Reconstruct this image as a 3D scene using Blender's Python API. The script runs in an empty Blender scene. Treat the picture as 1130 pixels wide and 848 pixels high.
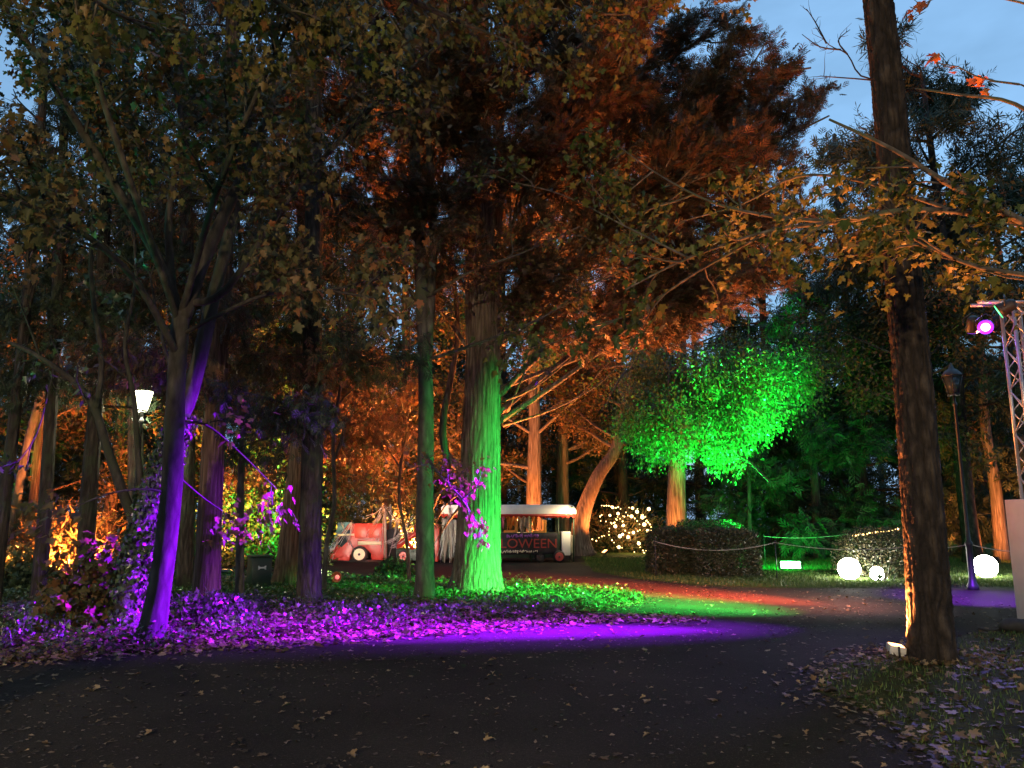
import bpy, math, random
import numpy as np
from mathutils import Vector, Matrix

random.seed(11)
rng = np.random.default_rng(11)
SC = bpy.context.scene
COL = SC.collection
R = math.radians

# ------------------------------------------------------------------ camera
PITCH = R(9.9)
FOC = 849.0            # focal length in pixels of the 1130 px wide photograph
EYE = 1.55
cam_data = bpy.data.cameras.new('camera')
cam_data.sensor_width = 36.0
cam_data.sensor_fit = 'HORIZONTAL'
cam_data.lens = 18.0 / (565.0 / FOC)
cam_data.clip_start = 0.05
cam_data.clip_end = 2000
cam = bpy.data.objects.new('camera', cam_data)
cam.location = (0, 0, EYE)
cam.rotation_euler = (R(90) + PITCH, 0, 0)
COL.objects.link(cam)
SC.camera = cam

# ------------------------------------------------------------------ sky (dusk)
world = bpy.data.worlds.new("World")
SC.world = world
world.use_nodes = True
nt = world.node_tree
nt.nodes.clear()
w_out = nt.nodes.new('ShaderNodeOutputWorld')
w_bg = nt.nodes.new('ShaderNodeBackground')
w_sky = nt.nodes.new('ShaderNodeTexSky')
w_sky.sky_type = 'NISHITA'
w_sky.sun_disc = False
w_sky.sun_elevation = R(7)
w_sky.sun_rotation = R(200)
w_sky.air_density = 1.6
w_sky.ozone_density = 4.0
w_co = nt.nodes.new('ShaderNodeTexCoord')
w_map = nt.nodes.new('ShaderNodeMapping')
w_map.inputs['Scale'].default_value = (1.6, 1.6, 4.0)
w_ns = nt.nodes.new('ShaderNodeTexNoise')
w_ns.inputs['Scale'].default_value = 1.7
w_ns.inputs['Detail'].default_value = 5.0
w_ns.inputs['Roughness'].default_value = 0.55
w_rp = nt.nodes.new('ShaderNodeValToRGB')
w_rp.color_ramp.elements[0].position = 0.38
w_rp.color_ramp.elements[1].position = 0.68
w_rp.color_ramp.elements[0].color = (.42, .42, .42, 1)
w_rp.color_ramp.elements[1].color = (0.75, 0.75, 0.75, 1)
w_mx = nt.nodes.new('ShaderNodeMixRGB')
w_mx.inputs['Color2'].default_value = (3.4, 6.4, 10.6, 1)      # thin evening cloud, in the sky's own units
nt.links.new(w_co.outputs['Generated'], w_map.inputs['Vector'])
nt.links.new(w_map.outputs[0], w_ns.inputs['Vector'])
nt.links.new(w_ns.outputs['Fac'], w_rp.inputs[0])
nt.links.new(w_rp.outputs[0], w_mx.inputs['Fac'])
nt.links.new(w_sky.outputs[0], w_mx.inputs['Color1'])
nt.links.new(w_mx.outputs[0], w_bg.inputs['Color'])
w_bg.inputs['Strength'].default_value = 0.125
nt.links.new(w_bg.outputs[0], w_out.inputs['Surface'])

SC.view_settings.view_transform = 'Standard'
SC.view_settings.look = 'None'
SC.view_settings.exposure = 0.0
SC.view_settings.gamma = 1.0
SC.view_settings.use_curve_mapping = False
SC.render.engine = 'CYCLES'
cy = SC.cycles
cy.max_bounces = 5
cy.diffuse_bounces = 2
cy.glossy_bounces = 2
cy.transmission_bounces = 3
cy.transparent_max_bounces = 6
cy.use_adaptive_sampling = False
cy.use_denoising = True
cy.sample_clamp_indirect = 3.0
cy.use_light_tree = True

# ------------------------------------------------------------------ pixel -> place
def ray(px, py):
    u = (px - 565) / FOC
    v = (424 - py) / FOC
    return u, math.cos(PITCH) - math.sin(PITCH) * v, math.sin(PITCH) + math.cos(PITCH) * v
def W(px, py, Y):
    u, fy, fz = ray(px, py)
    s = Y / fy
    return Vector((u * s, Y, EYE + fz * s))
def G(px, py, z=0.0):
    u, fy, fz = ray(px, py)
    s = -(EYE - z) / fz
    return Vector((u * s, fy * s, z))

# ------------------------------------------------------------------ geometry builder
class Geo:
    def __init__(s):
        s.v, s.f, s.n, s.t = [], [], 0, []
    def add(s, V, F, tint=None):
        V = np.asarray(V, dtype=np.float64).reshape(-1, 3)
        if not isinstance(F, list) or (F and not isinstance(F[0], np.ndarray)):
            by = {}
            for q in F:
                by.setdefault(len(q), []).append(q)
            F = [np.array(x, dtype=np.int64) for x in by.values()]
        s.v.append(V)
        for q in F:
            s.f.append(q + s.n)
            if tint is None:
                s.t.append(np.full(len(q), random.random()))
            else:
                s.t.append(np.asarray(tint[:len(q)] if np.ndim(tint) else np.full(len(q), tint)))
        s.n += len(V)
    def tube(s, pts, rad, sides=8, jit=0.0, cap=True, flare=None, plates=None):
        P = np.array([tuple(p) for p in pts], dtype=np.float64)
        r = np.asarray(rad, dtype=np.float64)
        n = len(P)
        T = np.gradient(P, axis=0)
        T /= np.linalg.norm(T, axis=1)[:, None] + 1e-9
        ref = np.array([1.0, 0, 0]) if abs(T[0][0]) < 0.9 else np.array([0, 1.0, 0])
        X = np.zeros_like(P)
        x = ref - T[0] * np.dot(ref, T[0]); x /= np.linalg.norm(x)
        for i in range(n):
            x = x - T[i] * np.dot(x, T[i]); x /= np.linalg.norm(x) + 1e-9
            X[i] = x
        Yv = np.cross(T, X)
        a = np.arange(sides) / sides * 2 * np.pi
        rr = np.repeat(r[:, None], sides, 1)
        if jit:
            ph = rng.uniform(0, 6.28, 4)
            z = np.arange(n)[:, None] * 0.55
            rr = rr * (1 + jit * (0.5 * np.sin(3 * a[None] + ph[0] + z * .35) + 0.35 * np.sin(5 * a[None] + ph[1] - z * .5)
                       + 0.3 * np.sin(2 * a[None] + ph[2] + z) + rng.normal(0, .28, (n, sides))))
        if flare is not None:
            ph = rng.uniform(0, 6.28)
            rr = rr * (1 + np.asarray(flare)[:, None] * (0.35 + 0.65 * np.abs(np.sin(2.5 * a[None] + ph)) ** 1.5))
        if plates:      # bark relief: plates or strips between fissures (count round the trunk, breaks per metre, depth)
            nf, nz, amp = plates
            zz = P[:, 2][:, None]
            u = a[None] * nf / (2 * np.pi) + .32 * np.sin(zz * 2.3 + 3 * a[None]) + .22 * np.sin(zz * 5.1 + 5 * a[None] + 1)
            f1 = np.abs(np.sin(np.pi * u))
            hsh = np.modf(np.abs(np.sin(np.floor(u) * 12.9898) * 43758.5453))[0]
            f2 = np.abs(np.sin(np.pi * (zz * nz * (.7 + .6 * hsh) + hsh * 7)))
            pl = np.minimum(f1 * 1.6, 1) ** .6 * np.minimum(f2 * 3 + .25, 1) ** .6
            rr = rr + amp * (pl - .8) * (.6 + .8 * hsh) + rng.normal(0, amp * .12, rr.shape)
        V = P[:, None] + rr[..., None] * (np.cos(a)[None, :, None] * X[:, None] + np.sin(a)[None, :, None] * Yv[:, None])
        i, j = np.meshgrid(np.arange(n - 1), np.arange(sides), indexing='ij')
        k = (j + 1) % sides
        F = np.stack([i * sides + j, i * sides + k, (i + 1) * sides + k, (i + 1) * sides + j], -1).reshape(-1, 4)
        L = [F]
        if cap:
            L.append(np.array([list(range((n - 1) * sides, n * sides))]))
            L.append(np.array([list(range(sides))[::-1]]))
        s.add(V.reshape(-1, 3), L)
    def cyl(s, p0, p1, r0, r1=None, sides=16):
        s.tube([p0, p1], [r0, r0 if r1 is None else r1], sides)
    def lathe(s, prof, loc, sides=20, axis='Z'):
        # prof: (radius, height) pairs
        V, F = [], []
        for (r, h) in prof:
            for j in range(sides):
                a = j / sides * 2 * math.pi
                c = (r * math.cos(a), r * math.sin(a), h)
                if axis == 'Y': c = (c[0], c[2], c[1])
                V.append((loc[0] + c[0], loc[1] + c[1], loc[2] + c[2]))
        m = len(prof)
        for i in range(m - 1):
            for j in range(sides):
                k = (j + 1) % sides
                F.append((i * sides + j, i * sides + k, (i + 1) * sides + k, (i + 1) * sides + j))
        F.append(tuple(range(sides))[::-1]); F.append(tuple(range((m - 1) * sides, m * sides)))
        s.add(V, F)
    def box(s, c, d, M=None):
        c = Vector(c); x, y, z = d[0] / 2, d[1] / 2, d[2] / 2
        V = [Vector(q) for q in ((-x, -y, -z), (x, -y, -z), (x, y, -z), (-x, y, -z), (-x, -y, z), (x, -y, z), (x, y, z), (-x, y, z))]
        V = [tuple(c + (M @ q if M else q)) for q in V]
        s.add(V, [(0, 3, 2, 1), (4, 5, 6, 7), (0, 1, 5, 4), (1, 2, 6, 5), (2, 3, 7, 6), (3, 0, 4, 7)])
    def prism(s, poly, y0, y1):
        # poly: (x, z) outline, extruded along Y
        n = len(poly)
        V = [(x, y0, z) for x, z in poly] + [(x, y1, z) for x, z in poly]
        F = [tuple(range(n)), tuple(range(n, 2 * n))[::-1]]
        F += [(i, i + n, (i + 1) % n + n, (i + 1) % n) for i in range(n)]
        s.add(V, F)
    def sphere(s, c, r, seg=16, rings=10, sq=(1, 1, 1)):
        prof = []
        V, F = [], []
        for i in range(rings + 1):
            t = math.pi * i / rings
            for j in range(seg):
                a = 2 * math.pi * j / seg
                V.append((c[0] + sq[0] * r * math.sin(t) * math.cos(a), c[1] + sq[1] * r * math.sin(t) * math.sin(a), c[2] + sq[2] * r * math.cos(t)))
        for i in range(rings):
            for j in range(seg):
                k = (j + 1) % seg
                F.append((i * seg + j, (i + 1) * seg + j, (i + 1) * seg + k, i * seg + k))
        s.add(V, F)
    def leaves(s, tv, tf, P, D, N, S, tint=None):
        tv = np.asarray(tv, dtype=np.float64)
        P = np.asarray(P); D = np.asarray(D); N = np.asarray(N); S = np.asarray(S)
        m, k = len(P), len(tv)
        if m == 0: return
        D = D / (np.linalg.norm(D, axis=1)[:, None] + 1e-9)
        N = N - D * (N * D).sum(1)[:, None]
        N = N / (np.linalg.norm(N, axis=1)[:, None] + 1e-9)
        X = np.cross(D, N)
        zs = rng.uniform(-.8, 2.4, m)[:, None, None]; xs = rng.uniform(.7, 1.1, m)[:, None, None]
        V = P[:, None] + S[:, None, None] * (xs * tv[None, :, 0, None] * X[:, None] + tv[None, :, 1, None] * D[:, None] + zs * tv[None, :, 2, None] * N[:, None])
        if tint is None: tint = rng.random(m)
        s.v.append(V.reshape(-1, 3))
        for f in tf:
            f = np.asarray(f)
            q = (f[None] + (np.arange(m) * k)[:, None]) + s.n
            s.f.append(q); s.t.append(tint)
        s.n += m * k
    def mesh(s, name):
        me = bpy.data.meshes.new(name)
        if not s.n: return me
        V = np.concatenate(s.v)
        me.vertices.add(len(V)); me.vertices.foreach_set('co', V.astype(np.float32).ravel())
        lt = np.concatenate([np.full(len(q), q.shape[1]) for q in s.f])
        li = np.concatenate([q.ravel() for q in s.f])
        me.loops.add(len(li)); me.loops.foreach_set('vertex_index', li.astype(np.int32))
        me.polygons.add(len(lt))
        ls = np.concatenate([[0], np.cumsum(lt)[:-1]])
        me.polygons.foreach_set('loop_start', ls.astype(np.int32))
        me.update(calc_edges=True)
        at = me.attributes.new('tint', 'FLOAT', 'FACE')
        at.data.foreach_set('value', np.concatenate(s.t).astype(np.float32))
        return me
    def build(s, name, mat, parent=None, smooth=False, loc=None, bevel=0.0):
        """Link as one mesh object; its origin sits on the parent's origin (or at loc)."""
        org = Vector(loc) if loc is not None else (parent['_o'] if False else Vector(ORG.get(parent.name, (0, 0, 0))) if parent else Vector((0, 0, 0)))
        if org.length > 0 and s.n:
            s.v = [v - np.array(org)[None] for v in s.v]
        me = s.mesh(name)
        if mat: me.materials.append(mat)
        o = bpy.data.objects.new(name, me)
        COL.objects.link(o)
        if parent:
            o.parent = parent
            if loc is not None: o.location = org - Vector(ORG.get(parent.name, (0, 0, 0)))
        else:
            o.location = org
        ORG[o.name] = tuple(org)
        if smooth: me.polygons.foreach_set('use_smooth', np.ones(len(me.polygons), dtype=bool))
        if bevel:
            b = o.modifiers.new('bevel', 'BEVEL'); b.width = bevel; b.segments = 2; b.limit_method = 'ANGLE'
        return o

ORG = {}
def tag(o, label, cat, group=None, kind=None):
    if label: o['label'] = label
    if cat: o['category'] = cat
    if group: o['group'] = group
    if kind: o['kind'] = kind
    return o
def thing(name, loc, label, cat, group=None):
    o = bpy.data.objects.new(name, None)
    o.empty_display_size = 0.2
    o.location = loc
    COL.objects.link(o)
    ORG[o.name] = tuple(loc)
    return tag(o, label, cat, group)

# ------------------------------------------------------------------ materials
def new_mat(name):
    m = bpy.data.materials.new(name); m.use_nodes = True
    t = m.node_tree
    return m, t, t.nodes['Principled BSDF'], t.nodes['Material Output']
def ramp(t, cols, pos=None):
    r = t.nodes.new('ShaderNodeValToRGB')
    e = r.color_ramp.elements
    n = len(cols)
    for i, c in enumerate(cols):
        p = (pos[i] if pos else i / max(1, n - 1))
        if i < 2: el = e[i]; el.position = p
        else: el = e.new(p)
        el.color = (*c, 1)
    return r
def coords(t, scale=(1, 1, 1), kind='Object'):
    c = t.nodes.new('ShaderNodeTexCoord'); m = t.nodes.new('ShaderNodeMapping')
    m.inputs['Scale'].default_value = scale
    t.links.new(c.outputs[kind], m.inputs['Vector'])
    return m
def noise(t, vec, scale, detail=4, rough=0.55):
    n = t.nodes.new('ShaderNodeTexNoise')
    n.inputs['Scale'].default_value = scale; n.inputs['Detail'].default_value = detail; n.inputs['Roughness'].default_value = rough
    t.links.new(vec.outputs[0], n.inputs['Vector'])
    return n
def bump(t, src, b, strength=0.5, dist=0.02):
    n = t.nodes.new('ShaderNodeBump'); n.inputs['Strength'].default_value = strength; n.inputs['Distance'].default_value = dist
    t.links.new(src, n.inputs['Height']); t.links.new(n.outputs[0], b.inputs['Normal'])
    return n
def mat_bark(name, cols, vs=(9, 9, 1.6), strength=1.0, dist=0.06, moss=None):
    m, t, b, o = new_mat(name)
    mp = coords(t, vs)
    v = t.nodes.new('ShaderNodeTexVoronoi'); v.feature = 'DISTANCE_TO_EDGE'; v.inputs['Scale'].default_value = 1.6
    n1 = noise(t, mp, 1.3, 6, .65)
    mixv = t.nodes.new('ShaderNodeMixRGB'); mixv.inputs['Fac'].default_value = .25
    t.links.new(mp.outputs[0], mixv.inputs['Color1']); t.links.new(n1.outputs['Color'], mixv.inputs['Color2'])
    t.links.new(mixv.outputs[0], v.inputs['Vector'])
    mul = t.nodes.new('ShaderNodeMath'); mul.operation = 'MULTIPLY_ADD'; mul.inputs[1].default_value = 0.9
    t.links.new(v.outputs['Distance'], mul.inputs[0]); t.links.new(n1.outputs['Fac'], mul.inputs[2])
    r = ramp(t, cols); 
    mr = t.nodes.new('ShaderNodeMapRange'); mr.inputs['From Min'].default_value = .35; mr.inputs['From Max'].default_value = .95
    t.links.new(mul.outputs[0], mr.inputs['Value']); t.links.new(mr.outputs[0], r.inputs[0])
    last = r.outputs[0]
    if moss:
        n2 = noise(t, coords(t, (1, 1, .6)), 2.2, 5, .6)
        rr = ramp(t, [(0, 0, 0), (1, 1, 1)], [.5, .62])
        mx = t.nodes.new('ShaderNodeMixRGB'); mx.inputs['Color2'].default_value = (*moss, 1)
        t.links.new(n2.outputs['Fac'], rr.inputs[0]); t.links.new(rr.outputs[0], mx.inputs['Fac']); t.links.new(last, mx.inputs['Color1'])
        last = mx.outputs[0]
    t.links.new(last, b.inputs['Base Color'])
    b.inputs['Roughness'].default_value = .88
    b.inputs['Specular IOR Level'].default_value = .25
    bump(t, mul.outputs[0], b, strength, dist)
    return m
def mat_leaf(name, cols, pos=None, trans=.3, rough=.5, spec=.3):
    m, t, b, o = new_mat(name)
    a = t.nodes.new('ShaderNodeAttribute'); a.attribute_name = 'tint'
    r = ramp(t, cols, pos)
    t.links.new(a.outputs['Fac'], r.inputs[0])
    n = noise(t, coords(t), 9.0, 3)
    mr = t.nodes.new('ShaderNodeMapRange'); mr.inputs['To Min'].default_value = .65; mr.inputs['To Max'].default_value = 1.3
    t.links.new(n.outputs['Fac'], mr.inputs['Value'])
    mm = t.nodes.new('ShaderNodeMixRGB'); mm.blend_type = 'MULTIPLY'; mm.inputs['Fac'].default_value = 1
    t.links.new(r.outputs[0], mm.inputs['Color1']); t.links.new(mr.outputs[0], mm.inputs['Color2'])
    t.links.new(mm.outputs[0], b.inputs['Base Color'])
    b.inputs['Roughness'].default_value = rough
    b.inputs['Specular IOR Level'].default_value = spec
    tr = t.nodes.new('ShaderNodeBsdfTranslucent'); t.links.new(mm.outputs[0], tr.inputs['Color'])
    mx = t.nodes.new('ShaderNodeMixShader'); mx.inputs['Fac'].default_value = trans
    t.links.new(b.outputs[0], mx.inputs[1]); t.links.new(tr.outputs[0], mx.inputs[2]); t.links.new(mx.outputs[0], o.inputs['Surface'])
    return m
def mat_plain(name, col, rough=.6, var=.25, scale=8, bump_s=.0, metal=0.0, spec=.5):
    m, t, b, o = new_mat(name)
    n = noise(t, coords(t), scale, 5, .6)
    r = ramp(t, [tuple(c * (1 - var) for c in col), tuple(min(1, c * (1 + var)) for c in col)], [.3, .7])
    t.links.new(n.outputs['Fac'], r.inputs[0]); t.links.new(r.outputs[0], b.inputs['Base Color'])
    b.inputs['Roughness'].default_value = rough; b.inputs['Metallic'].default_value = metal
    b.inputs['Specular IOR Level'].default_value = spec
    if bump_s: bump(t, n.outputs['Fac'], b, bump_s, .01)
    return m
def mat_emit(name, col, s):
    m, t, b, o = new_mat(name)
    b.inputs['Base Color'].default_value = (*[min(1, c) * .5 for c in col], 1)
    b.inputs['Emission Color'].default_value = (*col, 1)
    b.inputs['Emission Strength'].default_value = s
    return m
def mat_ground(name, cols, pos, s1, s2, bs, bd, rough=.9, fleck=None):
    m, t, b, o = new_mat(name)
    mp = coords(t)
    n1 = noise(t, mp, s1, 6, .62); n2 = noise(t, mp, s2, 8, .7)
    mx = t.nodes.new('ShaderNodeMixRGB'); mx.inputs['Fac'].default_value = .5
    t.links.new(n1.outputs['Fac'], mx.inputs['Color1']); t.links.new(n2.outputs['Fac'], mx.inputs['Color2'])
    r = ramp(t, cols, pos)
    t.links.new(mx.outputs[0], r.inputs[0])
    last = r.outputs[0]
    if fleck:
        v = t.nodes.new('ShaderNodeTexVoronoi'); v.inputs['Scale'].default_value = fleck[0]
        t.links.new(mp.outputs[0], v.inputs['Vector'])
        rr = ramp(t, [(1, 1, 1), (0, 0, 0)], [fleck[1], fleck[1] + .06])
        t.links.new(v.outputs['Distance'], rr.inputs[0])
        m2 = t.nodes.new('ShaderNodeMixRGB'); m2.inputs['Color2'].default_value = (*fleck[2], 1)
        t.links.new(rr.outputs[0], m2.inputs['Fac']); t.links.new(last, m2.inputs['Color1'])
        last = m2.outputs[0]
    t.links.new(last, b.inputs['Base Color'])
    b.inputs['Roughness'].default_value = rough; b.inputs['Specular IOR Level'].default_value = .04
    bump(t, n2.outputs['Fac'], b, bs, bd)
    return m

M = {}
M['ground'] = mat_ground('ground_soil', [(.018, .014, .008), (.04, .045, .015), (.07, .06, .03)], [.3, .5, .72], .6, 14, .8, .04)
M['path'] = mat_ground('path_asphalt', [(.013, .011, .009), (.027, .023, .019), (.052, .044, .035)], [.32, .52, .7], .35, 45, .55, .012, .85, (60, .16, (.07, .063, .05)))
M['bed'] = mat_ground('bed_soil', [(.012, .009, .006), (.035, .025, .014), (.07, .045, .022)], [.3, .5, .7], 1.2, 22, 1, .05)
M['lawn'] = mat_ground('lawn_turf', [(.02, .035, .01), (.045, .07, .018), (.09, .1, .03)], [.3, .5, .7], .8, 30, .8, .03)
M['bark_dark'] = mat_bark('bark_dark', [(.018, .014, .011), (.05, .04, .032), (.1, .085, .07)], moss=(.05, .06, .035))
M['bark_grey'] = mat_bark('bark_grey', [(.03, .025, .021), (.075, .065, .055), (.13, .115, .1)], (6, 6, 2), .5, .015, moss=(.06, .07, .04))
M['bark_red'] = mat_bark('bark_fibrous', [(.035, .018, .01), (.11, .065, .04), (.2, .13, .085)], (14, 14, .9), 1, .03)
M['bark_smooth'] = mat_bark('bark_smooth', [(.018, .015, .013), (.042, .036, .031), (.075, .066, .057)], (6, 6, 2), .5, .02, moss=(.035, .04, .025))
M['bark_big'] = mat_bark('bark_stringy', [(.035, .028, .021), (.125, .103, .08), (.21, .178, .143)], (12, 12, .9), .9, .03)
M['bark_pine'] = mat_bark('bark_plated', [(.006, .005, .004), (.024, .018, .015), (.06, .047, .037)], (6.5, 6.5, 2.4), 1, .05)
M['twig'] = mat_plain('twig_bark', (.05, .037, .026), .85, .4, 20)
M['leaf_syc'] = mat_leaf('sycamore_leaves', [(.035, .045, .018), (.07, .068, .024), (.12, .088, .032), (.17, .092, .032), (.2, .072, .028)], [0, .35, .62, .85, 1], .3)
M['leaf_maple'] = mat_leaf('maple_leaves', [(.04, .065, .014), (.075, .09, .018), (.12, .105, .025), (.155, .1, .028), (.16, .075, .025)], [0, .3, .6, .85, 1], .35)
M['leaf_orange'] = mat_leaf('orange_maple_leaves', [(.3, .07, .02), (.36, .12, .03), (.25, .05, .02)], None, .35)
M['leaf_cyp'] = mat_leaf('cypress_sprays', [(.042, .042, .02), (.085, .056, .026), (.15, .062, .03)], [0, .55, 1], .2)
M['leaf_small'] = mat_leaf('small_green_leaves', [(.035, .07, .018), (.07, .12, .03), (.12, .16, .045)], None, .3, .35, .5)
M['leaf_dark'] = mat_leaf('dark_green_leaves', [(.018, .035, .018), (.035, .06, .028), (.06, .075, .032)], None, .2)
M['leaf_brown'] = mat_leaf('russet_leaves', [(.04, .05, .018), (.10, .075, .025), (.17, .08, .03)], None, .3)
M['leaf_pine'] = mat_leaf('pine_needles', [(.014, .03, .018), (.03, .05, .03), (.045, .065, .035)], None, .1)
M['leaf_ivy'] = mat_leaf('ivy_leaves', [(.02, .045, .015), (.05, .09, .03), (.09, .13, .05)], None, .15, .3, .6)
M['leaf_dead'] = mat_leaf('fallen_leaves', [(.03, .022, .014), (.08, .055, .032), (.17, .11, .055), (.27, .2, .11)], None, .15, .6)
M['leaf_crumb'] = mat_leaf('leaf_crumbs', [(.03, .025, .018), (.085, .062, .042), (.2, .15, .1)], [0, .6, 1], .1, .7)
M['leaf_bed'] = mat_leaf('bed_leaves', [(.025, .035, .014), (.06, .05, .028), (.15, .10, .055), (.24, .16, .10)], None, .2, .5)
M['grass'] = mat_leaf('grass_blades', [(.03, .07, .015), (.07, .12, .025), (.13, .15, .04)], None, .3)
M['hedge'] = mat_leaf('hedge_leaves', [(.022, .03, .012), (.05, .055, .02), (.10, .075, .03), (.16, .13, .07)], [0, .5, .85, 1], .15, .4, .5)
M['black'] = mat_plain('black_metal', (.02, .02, .022), .45, .2)
M['dark_green'] = mat_plain('dark_green_paint', (.012, .035, .018), .45, .3, 5)
M['white'] = mat_plain('white_paint', (.72, .72, .7), .5, .08, 4)
M['grey'] = mat_plain('grey_cast_metal', (.45, .43, .4), .5, .15, 12)
M['alu'] = mat_plain('truss_aluminium', (.55, .5, .48), .38, .12, 15, metal=.6)
M['pale_board'] = mat_plain('pale_board', (.55, .5, .52), .6, .08, 3)
M['red'] = mat_plain('red_paint', (.38, .035, .025), .4, .2, 5)
M['cream'] = mat_plain('cream_paint', (.75, .72, .5), .5, .08, 6)
M['rubber'] = mat_plain('tyre_rubber', (.018, .018, .018), .8, .3, 20)
M['web'] = mat_leaf('cobweb_fibre', [(.5, .5, .5), (.7, .7, .68)], None, .4)
M['banner'] = mat_plain('banner_cloth', (.02, .018, .022), .8, .5, 6)
M['letter_red'] = mat_plain('red_lettering', (.3, .035, .025), .7, .2, 9)
M['letter_pale'] = mat_plain('pale_lettering', (.6, .55, .42), .7, .15, 9)
M['letter_purple'] = mat_plain('purple_lettering', (.2, .06, .3), .7, .15, 9)
M['cloth_orange'] = mat_plain('orange_cloth', (.5, .2, .04), .85, .35, 5)
M['cloth_pale'] = mat_plain('pale_cloth', (.3, .26, .22), .9, .2, 6)
M['rope'] = mat_plain('rope_fibre', (.35, .32, .26), .85, .2, 40)
M['glass_dark'] = mat_plain('dark_glass', (.03, .05, .06), .1, .2, 3)
M['glass_blue'] = mat_plain('windscreen_glass', (.1, .2, .25), .15, .3, 4)

# ------------------------------------------------------------------ lights
def spot(parent, loc, target, col, power, ang, blend=.6, radius=.05, sx=1.0, sy=1.0, name='lamp_beam'):
    l = bpy.data.lights.new(name, 'SPOT')
    l.color = col; l.energy = power * 3.2; l.spot_size = R(ang); l.spot_blend = blend; l.shadow_soft_size = radius
    o = bpy.data.objects.new(name, l)
    COL.objects.link(o)
    q = (Vector(target) - Vector(loc)).to_track_quat('-Z', 'Y')
    o.rotation_euler = q.to_euler()
    o.scale = (sx, sy, 1)
    o.location = Vector(loc)
    if parent:
        o.parent = parent
        o.location = Vector(loc) - Vector(ORG[parent.name])
    return o
def point(parent, loc, col, power, radius=.1, name='lamp_glow'):
    l = bpy.data.lights.new(name, 'POINT')
    l.color = col; l.energy = power; l.shadow_soft_size = radius
    o = bpy.data.objects.new(name, l)
    COL.objects.link(o)
    o.location = Vector(loc)
    if parent:
        o.parent = parent
        o.location = Vector(loc) - Vector(ORG[parent.name])
    return o
GREEN = (.01, 1, .10)
PURPLE = (.23, .0, 1)
MAGENTA = (.55, .03, 1)
ORANGE = (1, .25, .055)
RED = (1, .09, .035)
AMBER = (1, .42, .12)

# ------------------------------------------------------------------ ground, paths
def sheet(name, pts, z, mat, sub=.6, jit=.08, kind='structure'):
    """A flat sheet with an uneven outline."""
    P = []
    n = len(pts)
    for i in range(n):
        a, b = Vector(pts[i][:2]), Vector(pts[(i + 1) % n][:2])
        k = max(1, min(60, int((b - a).length / sub)))
        for j in range(k):
            p = a.lerp(b, j / k)
            if j and jit:
                p += Vector((rng.normal(0, jit), rng.normal(0, jit)))
            P.append((p.x, p.y, z))
    g = Geo(); g.add(P, [tuple(range(len(P)))])
    o = g.build(name, mat)
    me = o.data
    if me.polygons[0].normal.z < 0: me.flip_normals()
    o['kind'] = kind
    return o
g = Geo(); g.add([(-700, -300, 0), (700, -300, 0), (700, 1100, 0), (-700, 1100, 0)], [(0, 1, 2, 3)])
o = g.build('ground', M['ground']); o['kind'] = 'structure'
edge_px = [(1500, 658), (1200, 655), (1060, 652), (960, 650), (850, 650), (770, 647), (700, 640), (655, 632), (645, 624)]
sheet('path', [(-30, -12), (40, -12), (40, 14.6)] + [tuple(G(*p)[:2]) for p in edge_px] +
      [tuple(G(640, 613)[:2]), tuple(G(300, 613)[:2]), (-30, 34)], .004, M['path'], .8, .12)
bed_px = [(-260, 770), (-100, 748), (0, 735), (90, 724), (200, 716), (330, 704), (450, 692), (560, 683), (640, 677), (700, 668), (712, 661),
          (690, 652), (620, 647), (560, 644), (430, 640), (300, 634), (200, 633), (0, 632), (-260, 632)]
BED = [tuple(G(*p)[:2]) for p in bed_px]
sheet('planting_bed', BED, .010, M['bed'], .5, .09)
rbed_px = [(1120, 905), (1043, 846), (1015, 829), (978, 796), (930, 776), (898, 763), (905, 742), (935, 730), (966, 722), (1010, 715), (1060, 702), (1130, 693), (1400, 690), (1500, 760), (1500, 905)]
RBED = [tuple(G(*p)[:2]) for p in rbed_px]
sheet('verge', RBED, .010, M['ground'], .4, .07)
lawn_px = [(655, 631), (700, 639), (770, 646), (850, 649), (960, 649), (1060, 651), (1200, 654), (1500, 657)]
LAWN = [tuple(G(*p)[:2]) for p in lawn_px] + [(45, 27), (45, 75), (4, 75), (3.2, 40)]
sheet('lawn', LAWN, .006, M['lawn'], .6, .06)

def inside(poly, x, y):
    x = np.asarray(x); y = np.asarray(y)
    c = np.zeros(x.shape, bool)
    n = len(poly)
    for i in range(n):
        x0, y0 = poly[i]; x1, y1 = poly[(i + 1) % n]
        hit = ((y0 > y) != (y1 > y)) & (x < (x1 - x0) * (y - y0) / (y1 - y0 + 1e-12) + x0)
        c ^= hit
    return c

# ------------------------------------------------------------------ leaf shapes
half = [(.22, -.08), (.38, -.02), (.30, .14), (.58, .30), (.50, .40), (.56, .52), (.30, .46), (.20, .56), (.24, .74), (.10, .78)]
mv = [(0, 0), (0, 1)]
mv3 = [(0, 0, 0), (0, 1, -.16)] + [(x, y, .22 * abs(x) - .16 * y * y) for x, y in half] + [(-x, y, .22 * abs(x) - .16 * y * y) for x, y in half]
MAPLE = (mv3, [[0] + list(range(2, 12)) + [1], [1] + list(range(21, 11, -1)) + [0]])
# flatter, simpler lobed leaf for the middle distance
h2 = [(.34, .0), (.26, .2), (.55, .42), (.22, .52)]
LOBED = ([(0, 0, 0), (0, 1, -.12)] + [(x, y, .2 * abs(x)) for x, y in h2] + [(-x, y, .2 * abs(x)) for x, y in h2], [[0, 2, 3, 4, 5, 1], [1, 9, 8, 7, 6, 0]])
DIAM = ([(0, 0, 0), (.3, .45, .08), (0, 1, -.05), (-.3, .45, .08)], [[0, 1, 2], [0, 2, 3]])
BLADE = ([(0, 0, 0), (.09, .35, .0), (0, 1, -.06), (-.09, .35, .0)], [[0, 1, 2, 3]])
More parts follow.
